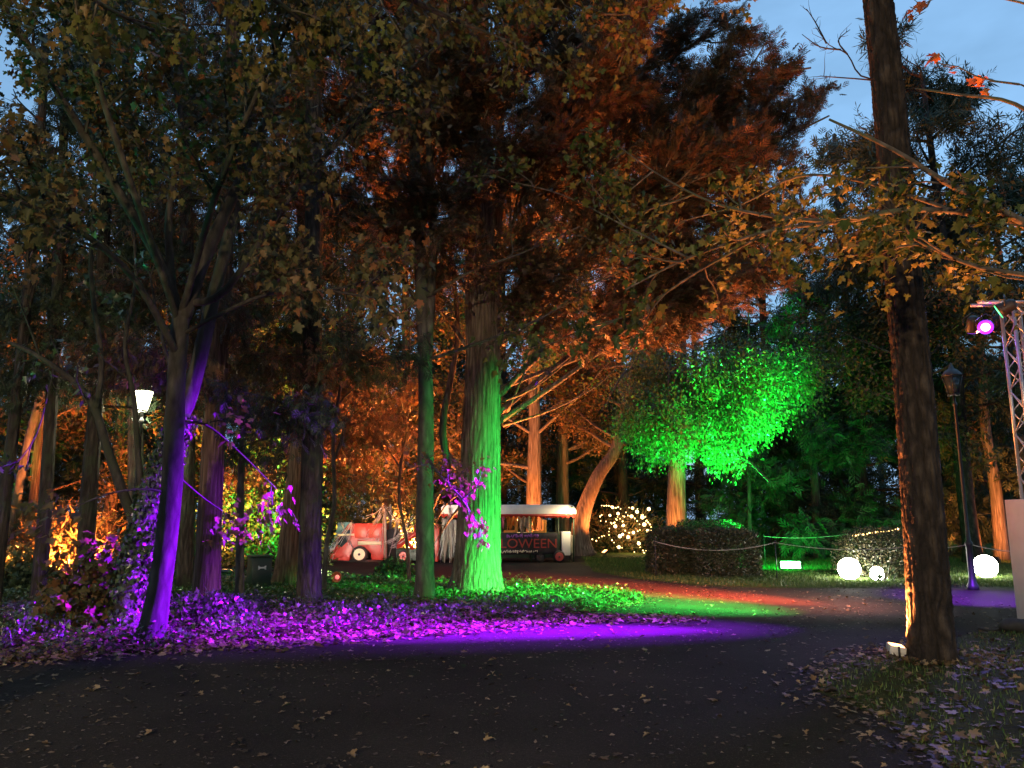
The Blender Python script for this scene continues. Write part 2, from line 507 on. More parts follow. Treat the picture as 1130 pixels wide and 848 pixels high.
# feathery flat spray: a stem with side blades
sv, sf = [], []
for (y, l, sgn) in [(.1, .45, 1), (.22, .5, -1), (.36, .45, 1), (.5, .4, -1), (.64, .34, 1), (.76, .26, -1)]:
    i = len(sv)
    sv += [(0, y, 0), (sgn * l * .55, y + l * .45, .03), (sgn * l * .8, y + l * .9, -.05), (sgn * l * .38, y + l * .62, -.01)]
    sf.append([i, i + 1, i + 2, i + 3])
i = len(sv); sv += [(0, 0, 0), (.04, .6, 0), (0, 1.1, -.06), (-.04, .6, 0)]; sf.append([i, i + 1, i + 2, i + 3])
SPRAY = (sv, sf)
nv, nf = [], []
for k in range(9):
    a = k * 2.4; el = .5 + .5 * (k % 3) / 2
    d = (math.cos(a) * math.cos(el) * .5, .35 + .65 * (k / 9), math.sin(a) * .5)
    i = len(nv); nv += [(0, .1 * k, 0), (d[0] * .6 + .055, .1 * k + d[1] * .4, d[2] * .6), (d[0], .1 * k + d[1] * .6, d[2]), (d[0] * .6 - .055, .1 * k + d[1] * .4, d[2] * .6)]
    nf.append([i, i + 1, i + 2, i + 3])
TUFT = (nv, nf)

def unit(n):
    v = rng.normal(0, 1, (n, 3)); return v / np.linalg.norm(v, axis=1)[:, None]

# ------------------------------------------------------------------ trees
def smooth_path(pts, k=4):
    """Catmull-Rom through pts."""
    pts = [Vector(p) for p in pts]
    if len(pts) < 3:
        return [pts[0].lerp(pts[-1], i / k) for i in range(k + 1)]
    out = []
    for i in range(len(pts) - 1):
        p0 = pts[max(0, i - 1)]; p1 = pts[i]; p2 = pts[i + 1]; p3 = pts[min(len(pts) - 1, i + 2)]
        for j in range(k):
            t = j / k
            out.append(0.5 * ((2 * p1) + (p2 - p0) * t + (2 * p0 - 5 * p1 + 4 * p2 - p3) * t * t + (3 * p1 - p0 - 3 * p2 + p3) * t ** 3))
    out.append(pts[-1])
    return out
def sight(P):
    """The lane kept free of leaves in front of the street lantern and the road train."""
    a = LANTERN; t = np.clip((P - np.array([0, 0, EYE])) @ (np.array(a) - np.array([0, 0, EYE])) / ((Vector(a) - Vector((0, 0, EYE))).length ** 2), 0, 1)
    q = np.array([0, 0, EYE]) + t[:, None] * (np.array(a) - np.array([0, 0, EYE]))
    ok = ~((np.linalg.norm(P - q, axis=1) < .05 + .36 * t) & (t < .995))
    return ok & (np.linalg.norm(P - np.array(STAGE), axis=1) > .75) & ~((np.abs(P[:, 2] - 3.9) < .9) & (P[:, 0] > 4.9) & (P[:, 0] < 7.6) & (P[:, 1] > 7.6) & (P[:, 1] < 11.5))
STAGE = tuple(W(1088, 361, 11.4))
LANTERN = tuple(W(158, 443, 16.6))
class Tree:
    def __init__(s, name, label, cat, base, bark, group=None):
        s.root = thing(name, base, label, cat, group)
        s.wood = Geo(); s.bark = bark
        s.twigs = Geo()
        s.clip = None
        s.A = []          # anchors: position, direction
    def limb(s, pts, r0, r1, sides=10, jit=.08, k=4, flare=0, power=1.0, plates=None):
        P = smooth_path(pts, k)
        n = len(P)
        rad = [r1 + (r0 - r1) * (1 - i / (n - 1)) ** power for i in range(n)]
        fl = None
        if flare:
            z0 = P[0].z
            fl = [flare * math.exp(-(p.z - z0) / .28) for p in P]
        s.wood.tube(P, rad, sides, jit if not plates else 0, True, fl, plates)
        return P, rad
    def child(s, p, d, L, r0, seg=5, wig=.18, up=0.05, r1=None, geo=None, sides=5):
        P = [Vector(p)]; d = Vector(d).normalized()
        for i in range(seg):
            d = (d + Vector(rng.normal(0, wig, 3)) + Vector((0, 0, up))).normalized()
            P.append(P[-1] + d * (L / seg))
        rad = [r0 + ((r1 if r1 is not None else r0 * .3) - r0) * i / seg for i in range(seg + 1)]
        (geo or s.wood).tube(P, rad, sides, 0, False)
        return P
    def shoot(s, P, r, levels, tmin=.25, lv=0):
        """Side branches along a limb, then twigs, then leaf anchors."""
        sp = levels[lv]
        L = sum((P[i + 1] - P[i]).length for i in range(len(P) - 1))
        num = max(1, int(sp['n'] * L * rng.uniform(.85, 1.15))) if sp.get('per_m', True) else sp['n']
        last = lv == len(levels) - 1
        for q in range(num):
            t = tmin + (1 - tmin) * ((q + rng.random()) / num)
            f = t * (len(P) - 1); i = min(len(P) - 2, int(f)); pos = P[i].lerp(P[i + 1], f - i)
            tan = (P[i + 1] - P[i]).normalized()
            side = Vector(unit(1)[0]); side.z *= sp.get('flat', 1)
            side = (side - tan * side.dot(tan))
            if side.length < 1e-3: continue
            side.normalize()
            a = R(rng.uniform(*sp['ang']))
            d = tan * math.cos(a) + side * math.sin(a) + Vector(sp.get('pull', (0, 0, 0)))
            ln = rng.uniform(*sp['len']) * (1 - .45 * t)
            rr = min(sp['r'], r * .6)
            if s.clip is not None and not s.clip(np.array([tuple(pos + d.normalized() * ln)]))[0]: continue
            C = s.child(pos, d, ln, rr, sp.get('seg', 4), sp.get('wig', .16), sp.get('up', .03), geo=s.wood if lv == 0 else s.twigs, sides=5 if lv == 0 else 3)
            if last:
                s.anchor(C)
            else:
                s.shoot(C, rr, levels, sp.get('ctmin', .2), lv + 1)
        # the limb's own tip carries leaves too
        if last:
            s.anchor(P[-3:])
    def anchor(s, C):
        for i in range(1, len(C)):
            s.A.append((tuple(C[i]), tuple((C[i] - C[i - 1]).normalized())))
            if len(C) > 2:
                m = C[i].lerp(C[i - 1], .5); s.A.append((tuple(m), tuple((C[i] - C[i - 1]).normalized())))
    def foliage(s, tpl, mat, per, size, spread, droop=.3, out=.5, flatn=.6, name='crown', keep=None, tint=None):
        if not s.A: return None
        P0 = np.array([a[0] for a in s.A]); D0 = np.array([a[1] for a in s.A])
        n = max(1, int(len(P0) * per))
        idx = rng.integers(0, len(P0), n)
        P = P0[idx] + rng.normal(0, spread, (n, 3))
        k = sight(P)
        P = P[k]; idx = idx[k]; n = len(P)
        if keep is not None:
            k = keep(P); P = P[k]; idx = idx[k]; n = len(P)
        D = D0[idx] * out + unit(n) * .6 + np.array([0, 0, -droop])
        N = unit(n) * (1 - flatn) + np.array([0, 0, 1.0]) * flatn
        S = rng.uniform(size[0], size[1], n)
        g = Geo(); tt = None
        if tint is not None:
            # tint drifts between clumps of the crown
            cl = rng.normal(0, .16, len(P0))[idx]; tt = np.clip(tint + cl + rng.normal(0, .16, n), 0, 1)
        g.leaves(tpl[0], tpl[1], P, D, N, S, tt)
        return g.build(name, mat, s.root)
    def finish(s, smooth=True):
        if s.twigs.n: s.wood.v += s.twigs.v; s.wood.f += [q + s.wood.n for q in s.twigs.f]; s.wood.t += s.twigs.t; s.wood.n += s.twigs.n
        o = s.wood.build('trunk', s.bark, s.root, smooth)
        return o
def PX(seq, Y):
    """A list of pixels -> places at the depth Y; a third number in an entry overrides Y."""
    return [W(p[0], p[1], p[2] if len(p) > 2 else Y) for p in seq]
def based(seq, Y):
    P = PX(seq, Y); b = P[0]; P[0] = Vector((b.x, b.y, -.05)); return P

def cypress_edge(P):
    x, y, z = P[:, 0], P[:, 1], P[:, 2] - EYE
    c = y * math.cos(PITCH) + z * math.sin(PITCH); px = 565 + FOC * x / c; py = 424 - FOC * (z * math.cos(PITCH) - y * math.sin(PITCH)) / c
    j = rng.normal(0, 8, len(P)) + 14 * np.sin(z * 5 + x)
    return ~(px > 808 + np.clip(py, -200, 105) * 1.1 + j - np.clip(py - 115, 0, 200) * .25)
def pix(P):
    P = np.asarray(P); x, y, z = P[:, 0], P[:, 1], P[:, 2] - EYE
    c = y * math.cos(PITCH) + z * math.sin(PITCH); u = z * math.cos(PITCH) - y * math.sin(PITCH)
    return 565 + FOC * x / c, 424 - FOC * u / c
def open_sky(P):
    px, py = pix(P); j = rng.normal(0, 9, len(P))
    return ~((px > 815) & (py < 150 + np.clip(px - 960, 0, 200) * .42 + j)) & ~((px > 760) & (px < 960) & (py < 175 + j))
def beyond_view(P):
    px, py = pix(P)
    return ~((P[:, 1] > .3) & (px > -60) & (px < 1190) & (py > -60) & (py < 900))
def lime_edge(P):
    px, py = pix(P); j = rng.normal(0, 7, len(P))
    low = np.interp(px, [640, 670, 720, 750, 772, 798, 835, 880, 930], [470, 508, 528, 512, 505, 530, 500, 472, 445]) + 7 * np.sin(px * .21) + j
    return (py < low) & (px > 676 + 8 * np.sin(py * .13) + j) & (py > 372 + 10 * np.sin(px * .06) + j)
MAPLE_LV = [dict(n=2.2, ang=(25, 65), len=(.7, 1.7), r=.022, flat=.7, seg=4, up=.02),
            dict(n=3.2, ang=(25, 70), len=(.25, .6), r=.007, flat=.8, seg=3, up=-.03)]

LOW_LV = [dict(n=1.5, ang=(25, 65), len=(.3, .8), r=.012, flat=.7, seg=4, up=-.02), dict(n=2.2, ang=(25, 70), len=(.15, .35), r=.005, flat=.8, seg=2, up=-.05)]
# --- front left sycamore
T = Tree('sycamore_tree', 'sycamore with smooth purple-lit trunk standing at the front edge of the leafy bed', 'tree', G(168, 712), M['bark_smooth'])
tr, _ = T.limb(based([(165, 712), (176, 650), (187, 560), (192, 480), (196, 400), (201, 345)], 10.1), .145, .11, 20, .07, 5, .5)
limbs = [([(199, 360), (182, 300), (130, 210, 9.9), (75, 120, 9.6), (25, 40, 9.3), (-40, -60, 9)], .085, .03),
         ([(192, 335), (186, 240, 10.2), (200, 140, 10.4), (185, 60, 10.6), (170, -60, 10.8)], .06, .02),
         ([(203, 350), (226, 285), (265, 200, 10.4), (300, 120, 10.7), (350, 0, 11), (380, -90, 11.3)], .105, .03),
         ([(208, 335), (250, 320, 10), (310, 230, 9.8), (380, 150, 9.5), (450, 80, 9.2), (540, 5, 9)], .055, .02),
         ([(197, 395), (150, 310, 9.2), (80, 250, 8.2), (0, 215, 7.4), (-80, 190, 7)], .05, .015),
         ([(200, 350), (240, 210, 9.2), (290, 90, 8.2), (330, 0, 7.6)], .05, .015),
         ([(199, 360), (120, 130, 8.8), (90, 20, 8), (60, -60, 7.6)], .05, .015),
         ([(200, 370), (280, 330, 9.6), (340, 320, 9.2), (420, 330, 8.8)], .03, .01),
         ([(192, 470), (225, 468, 10.5), (265, 500, 10.7), (305, 540, 10.8)], .022, .006),
         ([(188, 545), (160, 540, 9.8), (120, 545, 9.5), (70, 565, 9.3)], .02, .006),
         ([(190, 520), (225, 550, 10.6), (262, 575, 10.8)], .014, .005)]
for i, (p, a, b) in enumerate(limbs):
    P, _ = T.limb(PX(p, 10.1), a, b, 9, .05, 4)
    T.shoot(P, a, MAPLE_LV if i < 8 else LOW_LV, .3)
SYC = np.array([tuple(p) for p in tr])
def off_trunk(P):
    d = np.abs(P[:, None, 2] - SYC[None, :, 2]); i = d.argmin(1)
    return ~((P[:, 2] < 3.6) & (np.abs(P[:, 0] - SYC[i, 0]) < .34) & (P[:, 1] < SYC[i, 1] + .15)) & ~((P[:, 2] < 3.2) & (P[:, 0] > SYC[i, 0]) & (P[:, 0] < SYC[i, 0] + .8) & (np.abs(P[:, 1] - SYC[i, 1]) < .25))
T.foliage(MAPLE, M['leaf_syc'], 6.2, (.06, .135), .15, .55, .4, .55, tint=.5, keep=off_trunk)
T.finish()

# --- ivy-clad tree behind it
T = Tree('ivy_clad_tree', 'forked tree wrapped in ivy leaning behind the purple-lit sycamore', 'tree', G(140, 698), M['bark_smooth'])
iv, _ = T.limb(based([(140, 698), (143, 640), (156, 590), (176, 530), (196, 470), (214, 420), (235, 330), (255, 250), (272, 150), (280, 60)], 11.0), .17, .06, 14, .07, 4, .4)
for p, a, b in [([(158, 590), (142, 560), (120, 500), (104, 450), (85, 425), (45, 395), (10, 378)], .085, .025),
                ([(104, 455), (112, 400), (100, 300, 11.3), (105, 200, 11.5), (95, 80, 11.8)], .05, .015),
                ([(160, 575), (152, 500), (148, 440), (138, 380), (150, 300, 11.4), (140, 200, 11.6)], .05, .015),
                ([(205, 445), (180, 380, 11.4), (165, 300, 11.6)], .035, .012),
                ([(60, 405), (40, 480, 10.6), (10, 520, 10.4)], .014, .006), ([(45, 395), (20, 330, 10.6), (0, 290, 10.4)], .016, .006)]:
    P, _ = T.limb(PX(p, 11.0), a, b, 8, .07, 4)
    T.shoot(P, a, [dict(n=1.3, ang=(25, 65), len=(.5, 1.3), r=.014, seg=4), dict(n=2.2, ang=(25, 70), len=(.2, .5), r=.005, seg=3)], .45)
T.foliage(LOBED, M['leaf_ivy'], 1.3, (.08, .14), .07, .4, .4, .5)
n = 2600
ii = rng.integers(0, 17, n); f = rng.random(n)
A = np.array([tuple(p) for p in iv]); P = A[ii] * (1 - f[:, None]) + A[ii + 1] * f[:, None]
a = rng.uniform(0, 6.28, n); rad = .16 + np.abs(rng.normal(0, .05, n))
off = np.stack([np.cos(a), np.sin(a), np.zeros(n)], 1)
g = Geo(); g.leaves(LOBED[0], LOBED[1], P + off * rad[:, None], unit(n) * .5 + np.array([0, 0, -.7]), off + unit(n) * .5, rng.uniform(.05, .09, n))
g.build('ivy', M['leaf_ivy'], T.root)
T.finish()

# --- slender and mid trunks of the grove: (name, label, pixels, Y, r0, r1, bark, flare, leafy)
DECID = [dict(n=1.5, ang=(30, 60), len=(.9, 2.2), r=.03, flat=.8, up=.06, seg=4), dict(n=1.8, ang=(25, 65), len=(.5, 1.0), r=.012, seg=4), dict(n=3.0, ang=(30, 70), len=(.2, .45), r=.005, seg=2)]
HANG = [dict(n=2.6, ang=(50, 90), len=(1.0, 2.4), r=.028, flat=.3, up=-.05, seg=5, wig=.12), dict(n=3.4, ang=(40, 80), len=(.4, .9), r=.008, seg=4, up=-.28, wig=.1)]
grove = [
 ('slender_tree', 'dark brown trunk close behind the right of the purple-lit sycamore', [(228, 668), (232, 560), (238, 450), (245, 330), (250, 200), (258, 0), (260, -80)], 13.5, .22, .11, 'bark_red', .3, ('H', 5, .3)),
 ('slender_tree', 'pole-thin grey stem beside the dark green bin', [(265, 664), (265, 600), (266, 520), (270, 440), (268, 350), (262, 220)], 14.6, .085, .03, 'bark_grey', .2, ('D', 3, .5)),
 ('broad_tree', 'broad fibrous trunk with flared foot between the bin and the black trunk', [(316, 646), (322, 600), (328, 540), (334, 470), (337, 380), (336, 200), (330, 20), (328, -60)], 18.6, .33, .16, 'bark_red', .55, ('H', 8, .3)),
 ('slender_tree', 'straight blackish trunk with a grey lichen streak left of the red engine', [(340, 674), (342, 600), (345, 500), (345, 400), (346, 250), (345, 100), (343, -80)], 14.0, .215, .14, 'bark_dark', .35, ('H', 5, .38)),
 ('slender_tree', 'slim trunk lit green on its right side left of the big green trunk', [(469, 668), (469, 560), (470, 450), (467, 350), (462, 250), (455, 120), (450, -60)], 14.9, .175, .10, 'bark_grey', .35, ('D', 5, .45)),
 ('slender_tree', 'thin black trunk against the orange glow at the far left edge', [(-6, 652), (4, 560), (14, 480), (25, 380), (42, 200), (50, 40)], 14.0, .12, .07, 'bark_dark', .3, ('D', 4, .4)),
 ('slender_tree', 'straight black trunk second from the left edge against the orange bush', [(43, 652), (50, 560), (57, 440), (64, 300), (70, 150), (74, -40)], 14.6, .13, .07, 'bark_dark', .3, ('H', 4, .4)),
 ('slender_tree', 'black trunk right of the orange bush and left of the street lantern', [(92, 652), (97, 560), (105, 450), (112, 330), (118, 150), (120, -40)], 15.2, .17, .08, 'bark_dark', .3, ('H', 4, .4)),
 ('leaning_tree', 'thin leaning trunk lit orange behind the far left trunks', [(6, 612), (28, 500), (48, 420), (62, 330), (80, 200)], 21, .12, .05, 'bark_grey', .2, ('D', 4, .4)),
 ('dark_conifer', 'dark trunk with hanging sprays rising behind the sycamore forks', [(205, 655), (206, 500), (208, 350), (205, 200), (200, 40), (198, -90)], 17.5, .2, .1, 'bark_dark', .3, ('H', 6, .3)),
 ('dark_conifer', 'dark conifer trunk seen between the left limbs of the sycamore', [(150, 645), (150, 500), (146, 350), (142, 200), (140, 40), (140, -90)], 18.5, .2, .1, 'bark_dark', .3, ('H', 6, .35)),
 ('sapling', 'twisting thin sapling right of the straight blackish trunk', [(357, 650), (361, 600), (369, 555), (368, 480), (378, 400), (371, 300), (376, 200)], 16.5, .055, .02, 'bark_grey', .2, ('D', 3, .4)),
 ('sapling', 'thin bare sapling in front of the red engine tender', [(452, 652), (449, 600), (440, 540), (449, 470), (452, 380), (448, 280)], 18.5, .045, .018, 'bark_grey', .2, ('D', 3, .4)),
 ('sapling', 'slim sapling against the red glow midway between black trunk and slim trunk', [(412, 615), (410, 540), (414, 440), (410, 330), (415, 200)], 32.5, .06, .03, 'bark_red', .2, ('H', 4, .35)),
]
HLEN = {}
for (nm, lab, px, Y, r0, r1, bk, fl, (kind, ln, t0)) in grove:
    P = based(px, Y)
    T = Tree(nm, lab, 'tree', Vector((P[0].x, P[0].y, 0)), M[bk])
    Q, _ = T.limb(P, r0, r1, 14, .07, 5, fl)
    if kind == 'H':
        lv = [dict(HANG[0], len=(ln * .3, ln * .6)), HANG[1]]
        T.shoot(Q, r0, lv, t0)
        T.foliage(SPRAY, M['leaf_cyp' if bk == 'bark_red' else 'leaf_dark'], 4.4, (.12, .27), .16, .55, .5, .3)
    else:
        lv = [dict(DECID[0], len=(ln * .3, ln * .65), pull=(0, 0, .15)), DECID[1], DECID[2]]
        T.shoot(Q, r0, lv, t0)
        T.foliage(LOBED, M['leaf_brown'], 1.8, (.08, .14), .1, .4, .4, .5)
    if 'lit green' in lab:      # the slim trunk forks into a twin stem and throws long low branches
        P2, _ = T.limb(PX([(469, 425), (475, 340), (478, 240), (472, 120), (480, -20)], 14.9), .1, .06, 10, .06, 4)
        for p in ([(470, 395), (420, 400, 14.5), (350, 412, 14), (290, 425, 13.6)], [(470, 398), (530, 378, 14.4), (600, 350, 13.8), (650, 315, 13.3), (720, 285, 13)],
                  [(468, 330), (520, 300, 14), (575, 280, 13.4), (640, 250, 13)], [(466, 300), (420, 240, 14.2), (380, 200, 14)], [(469, 500), (478, 515, 13.6), (492, 532, 12.2), (512, 552, 11.1)]):
            Q, _ = T.limb(PX(p, 14.9), .035, .01, 7, .05, 4)
            T.A.clear()
            T.shoot(Q, .035, [dict(n=2.4, ang=(25, 65), len=(.5, 1.3), r=.014, flat=.6), dict(n=3.4, ang=(25, 70), len=(.2, .5), r=.005, seg=3)], .25)
            T.foliage(LOBED, M['leaf_maple'], 2.2, (.06, .11), .09, .5, .4, .5, name='foliage', tint=.75)
    T.finish()

# --- the big tree washed green by the stage light
T = Tree('cypress_tree', 'massive cypress with its flared trunk washed bright green by stage light', 'tree', Vector((W(528, 655, 16.7).x, 16.7, 0)), M['bark_big'])
T.clip = cypress_edge
P = based([(526, 657), (527, 620), (529, 560), (531, 480), (533, 390), (530, 280), (528, 150), (526, 0), (524, -120)], 16.8)
T.limb(P, .52, .2, 150, .05, 30, .46, .8, plates=(27, .8, .03))
for q, a, b in [([(505, 515, 16.9), (492, 500, 16.8), (489, 465, 16.8), (498, 415, 17), (505, 360, 17.2), (495, 260, 17.5)], .1, .05), ([(545, 400, 16.9), (548, 300, 17), (552, 150, 17.2), (560, 0, 17.4)], .14, .06)]:
    T.limb(PX(q, 16.8), a, b, 10, .06, 5)
CYP = [dict(n=4.4, ang=(15, 48), len=(1.1, 3.2), r=.03, flat=.5, up=.05, seg=5, wig=.1, pull=(.1, -.05, .1), ctmin=.25),
       dict(n=3.6, ang=(22, 50), len=(.4, .9), r=.009, flat=.7, up=.02, seg=4, wig=.1)]
lim = [([(550, 466), (590, 440, 16.4), (640, 405, 16), (695, 362, 15.6), (760, 330, 15.2)], .075, .02, .45),
       ([(552, 455), (600, 415, 17.2), (660, 370, 17.5), (730, 330, 17.8), (850, 290, 18)], .07, .02, .4),
       ([(548, 440), (610, 380, 16.2), (690, 330, 15.7), (790, 270, 15.4), (880, 235, 15.2)], .07, .02, .4),
       ([(545, 385), (640, 300, 16.8), (740, 220, 16.8), (840, 165, 16.8), (915, 128, 16.8)], .08, .02, .35),
       ([(542, 350), (640, 260, 18), (760, 170, 18.8), (880, 105, 19.2)], .07, .02, .35),
       ([(540, 300), (640, 210, 16.2), (740, 140, 16), (830, 90, 15.8), (895, 75, 15.6)], .08, .02, .3),
       ([(538, 240), (620, 150, 17.2), (720, 75, 17.8), (820, 22, 18.2)], .07, .02, .3),
       ([(536, 200), (600, 110, 16.2), (680, 30, 15.8), (750, -40, 15.6)], .06, .02, .3),
       ([(534, 140), (590, 40, 17), (650, -60, 17)], .06, .02, .3),
       ([(520, 390), (470, 320, 17.4), (420, 270, 18), (370, 240, 18.4)], .06, .02, .4),
       ([(520, 330), (460, 240, 17), (400, 170, 17), (340, 120, 17)], .06, .02, .3),
       ([(520, 250), (460, 160, 17.6), (400, 80, 18), (350, 10, 18.2)], .06, .02, .3),
       ([(520, 180), (470, 80, 16.6), (430, 0, 16.4), (400, -80, 16.2)], .06, .02, .3),
       ([(530, 360), (560, 260, 15.6), (610, 160, 14.6), (680, 90, 13.9)], .06, .02, .35),
       ([(530, 300), (520, 200, 15.6), (500, 80, 14.8), (480, -40, 14.4)], .06, .02, .35),
       ([(545, 420), (600, 330, 15.8), (680, 250, 15), (780, 190, 14.4)], .06, .02, .35),
       ([(550, 430), (600, 410, 18.4), (680, 380, 19.6), (780, 340, 20.4), (900, 310, 21)], .06, .02, .4),
       ([(530, 340), (524, 318, 16), (540, 300, 15.2), (575, 302, 14.6)], .035, .01, .2), ([(528, 250), (515, 230, 16), (500, 235, 15.3), (478, 262, 14.8)], .035, .01, .2),
       ([(530, 170), (538, 150, 16), (550, 152, 15.2), (580, 175, 14.6)], .035, .01, .2), ([(530, 392), (546, 376, 16), (575, 366, 15.4), (625, 360, 15)], .035, .01, .2),
       ([(528, 215), (530, 200, 15.9), (522, 205, 15), (505, 230, 14.6)], .035, .01, .15),
       ([(534, 330), (580, 260, 17.4), (640, 180, 18), (720, 110, 18.6)], .05, .015, .2),
       ([(532, 260), (570, 180, 16.2), (620, 100, 15.6), (660, 40, 15.2)], .05, .015, .2),
       ([(540, 360), (590, 310, 16), (650, 255, 15.4), (730, 235, 15)], .05, .015, .25),
       ([(530, 200), (560, 110, 17.5), (590, 20, 18)], .05, .015, .2), ([(528, 300), (560, 230, 18.2), (610, 170, 19.2)], .05, .015, .2),
       ([(526, 280), (490, 210, 17.8), (450, 150, 18.4)], .05, .015, .2), ([(526, 200), (500, 110, 17.6), (470, 20, 18.2)], .05, .015, .2),
       ([(556, 380), (600, 300, 18.8), (680, 230, 20), (780, 160, 21)], .06, .02, .4)]
for p, a, b, t0 in lim:
    Q, _ = T.limb(PX(p, 16.8), a, b, 8, .06, 5)
    T.shoot(Q, a, CYP, t0)
# bare dead stubs low on the shaded side
for p in ([(560, 455), (575, 420, 16.5), (585, 395, 16.4)], [(555, 470), (610, 452, 16.3), (660, 425, 15.9), (690, 395, 15.6)], [(507, 560), (492, 580, 17.4), (478, 602, 18)],
          [(507, 545), (490, 560, 17.2), (470, 600, 17.8)], [(508, 530), (488, 540, 17.5), (476, 570, 18)], [(550, 445), (590, 428, 16.4), (640, 388, 16.0), (688, 356, 15.7)]):
    T.limb(PX(p, 16.8), .03, .008, 6, .05, 3)
T.foliage(SPRAY, M['leaf_cyp'], 4.6, (.12, .28), .09, .05, 1.0, .5, keep=cypress_edge)
T.finish()

# --- right foreground pine with bare trunk
T = Tree('pine_tree', 'tall dark pine trunk with rough plated bark standing alone on the right verge', 'tree', Vector((W(1030, 728, 8.95).x, 8.95, 0)), M['bark_pine'])
P = based([(1030, 730), (1025, 660), (1018, 560), (1008, 430), (998, 320), (989, 210), (980, 100), (969, 0), (958, -120), (945, -300), (930, -520)], 8.95)
Q, _ = T.limb(P, .228, .15, 112, .06, 38, .26, plates=(17, 5.5, .034))
for p in ([(985, 90), (950, 84, 9.2), (935, 60, 9.3), (915, 50, 9.4), (900, 30, 9.5)], [(985, 92), (955, 88, 9), (915, 85, 9), (905, 84, 9)], [(935, 60, 9.3), (925, 45, 9.35), (938, 33, 9.4)],
          [(928, 55, 9.35), (905, 52, 9.4), (885, 38, 9.5)], [(912, 48, 9.4), (900, 25, 9.5), (890, 10, 9.5)],
          [(990, 100), (1012, 96, 9), (1018, 86, 9), (1005, 72, 9)], [(990, 100), (1010, 100, 9.1), (1022, 103, 9.2)], [(1018, 88), (1014, 75, 9), (998, 66, 9)],
          [(1000, 200), (1030, 210, 8.8), (1050, 215, 8.6)], [(1000, 330), (1025, 335, 8.8), (1038, 338, 8.7)]):
    C, _ = T.limb(PX(p, 8.95), .013, .004, 5, 0, 3)
    for _k in range(5):
        i = random.randrange(2, len(C) - 1)
        T.child(C[i], Vector(unit(1)[0]) + (C[i] - C[i - 1]).normalized(), rng.uniform(.08, .3), .005, 3, .25, .02, sides=4)
T.shoot([p for p in Q if p.z > 11.6] or Q[-6:], .12, [dict(n=4, ang=(60, 90), len=(2.5, 6), r=.05, flat=.3, seg=6, up=.06), dict(n=2.2, ang=(30, 70), len=(.6, 1.4), r=.02)], .1)
T.foliage(TUFT, M['leaf_pine'], 5, (.3, .5), .22, 0, .8, .4)
T.finish()

# --- maple reaching in from the right
T = Tree('maple_tree', 'yellow-green maple whose long leafy branches reach in from the right edge', 'tree', Vector((8.2, 7.2, 0)), M['bark_grey'])
T.clip = open_sky
Q, _ = T.limb([(8.2, 7.2, -.05), (8.1, 7.2, 1.5), (8.0, 7.1, 3.4), (7.9, 7.1, 5.5), (7.7, 7.2, 7.5)], .24, .1, 16, .06, 4, .3)
NLV = [dict(n=2.0, ang=(25, 60), len=(.5, 1.4), r=.014, flat=.5, up=-.01, seg=4), dict(n=3.2, ang=(25, 70), len=(.2, .45), r=.005, flat=.7, seg=3, up=-.05)]
br = [([(1290, 330, 7.1), (1200, 275, 7), (1125, 243, 7), (1050, 205, 7.1), (985, 165, 7.2), (915, 132, 7.4)], .06, .012, .2),
      ([(1200, 275, 7), (1100, 240, 7.1), (1000, 232, 7.4), (930, 245, 7.7), (850, 255, 8), (760, 285, 8.3), (690, 320, 8.6)], .04, .008, .1),
      ([(930, 245, 7.7), (860, 240, 8.2), (790, 225, 8.7), (730, 195, 9.2), (680, 160, 9.5)], .024, .007, .15),
      ([(1050, 232, 7.3), (950, 200, 7.8), (880, 195, 8.2), (820, 225, 8.6), (750, 245, 9)], .022, .006, .2),
      ([(1300, 330, 7.1), (1180, 310, 7), (1080, 295, 7), (1010, 270, 7.1), (950, 290, 7.2)], .035, .008, .2),
      ([(1260, 250, 7), (1180, 160, 6.8), (1120, 115, 6.8), (1060, 105, 6.9), (1010, 98, 7)], .03, .008, .25),
      ([(850, 255, 8), (770, 300, 8.6), (700, 345, 9.2), (640, 365, 9.6), (570, 400, 10)], .016, .005, .15),
      ([(760, 285, 8.3), (690, 250, 8.8), (620, 215, 9.2), (560, 200, 9.6)], .014, .005, .15)]
for i, (p, a, b, t0) in enumerate(br):
    Q, _ = T.limb(PX(p, 7), a, b, 8, .05, 4)
    if i == 5: continue
    T.shoot(Q, a, NLV, t0)
T.foliage(MAPLE, M['leaf_maple'], 3.0, (.06, .125), .12, .45, .4, .6, tint=.14, keep=open_sky)
T.A.clear(); T.clip = None
Q, _ = T.limb(PX([(1180, 160, 6.8), (1140, 100, 6.7), (1090, 90, 6.7)], 7), .015, .005, 6)
T.shoot(Q, .02, NLV, .2)
Q, _ = T.limb(PX([(1260, 60, 7), (1150, 10, 6.9), (1060, -8, 6.9), (1020, 4, 6.9)], 7), .015, .005, 6)
T.A = [a for a in T.A if True]
T.shoot(Q, .02, [dict(NLV[0], n=.8), NLV[1]], .6)
T.foliage(MAPLE, M['leaf_orange'], .9, (.08, .13), .05, .5, .4, .5, name='orange_leaves')
T.finish()

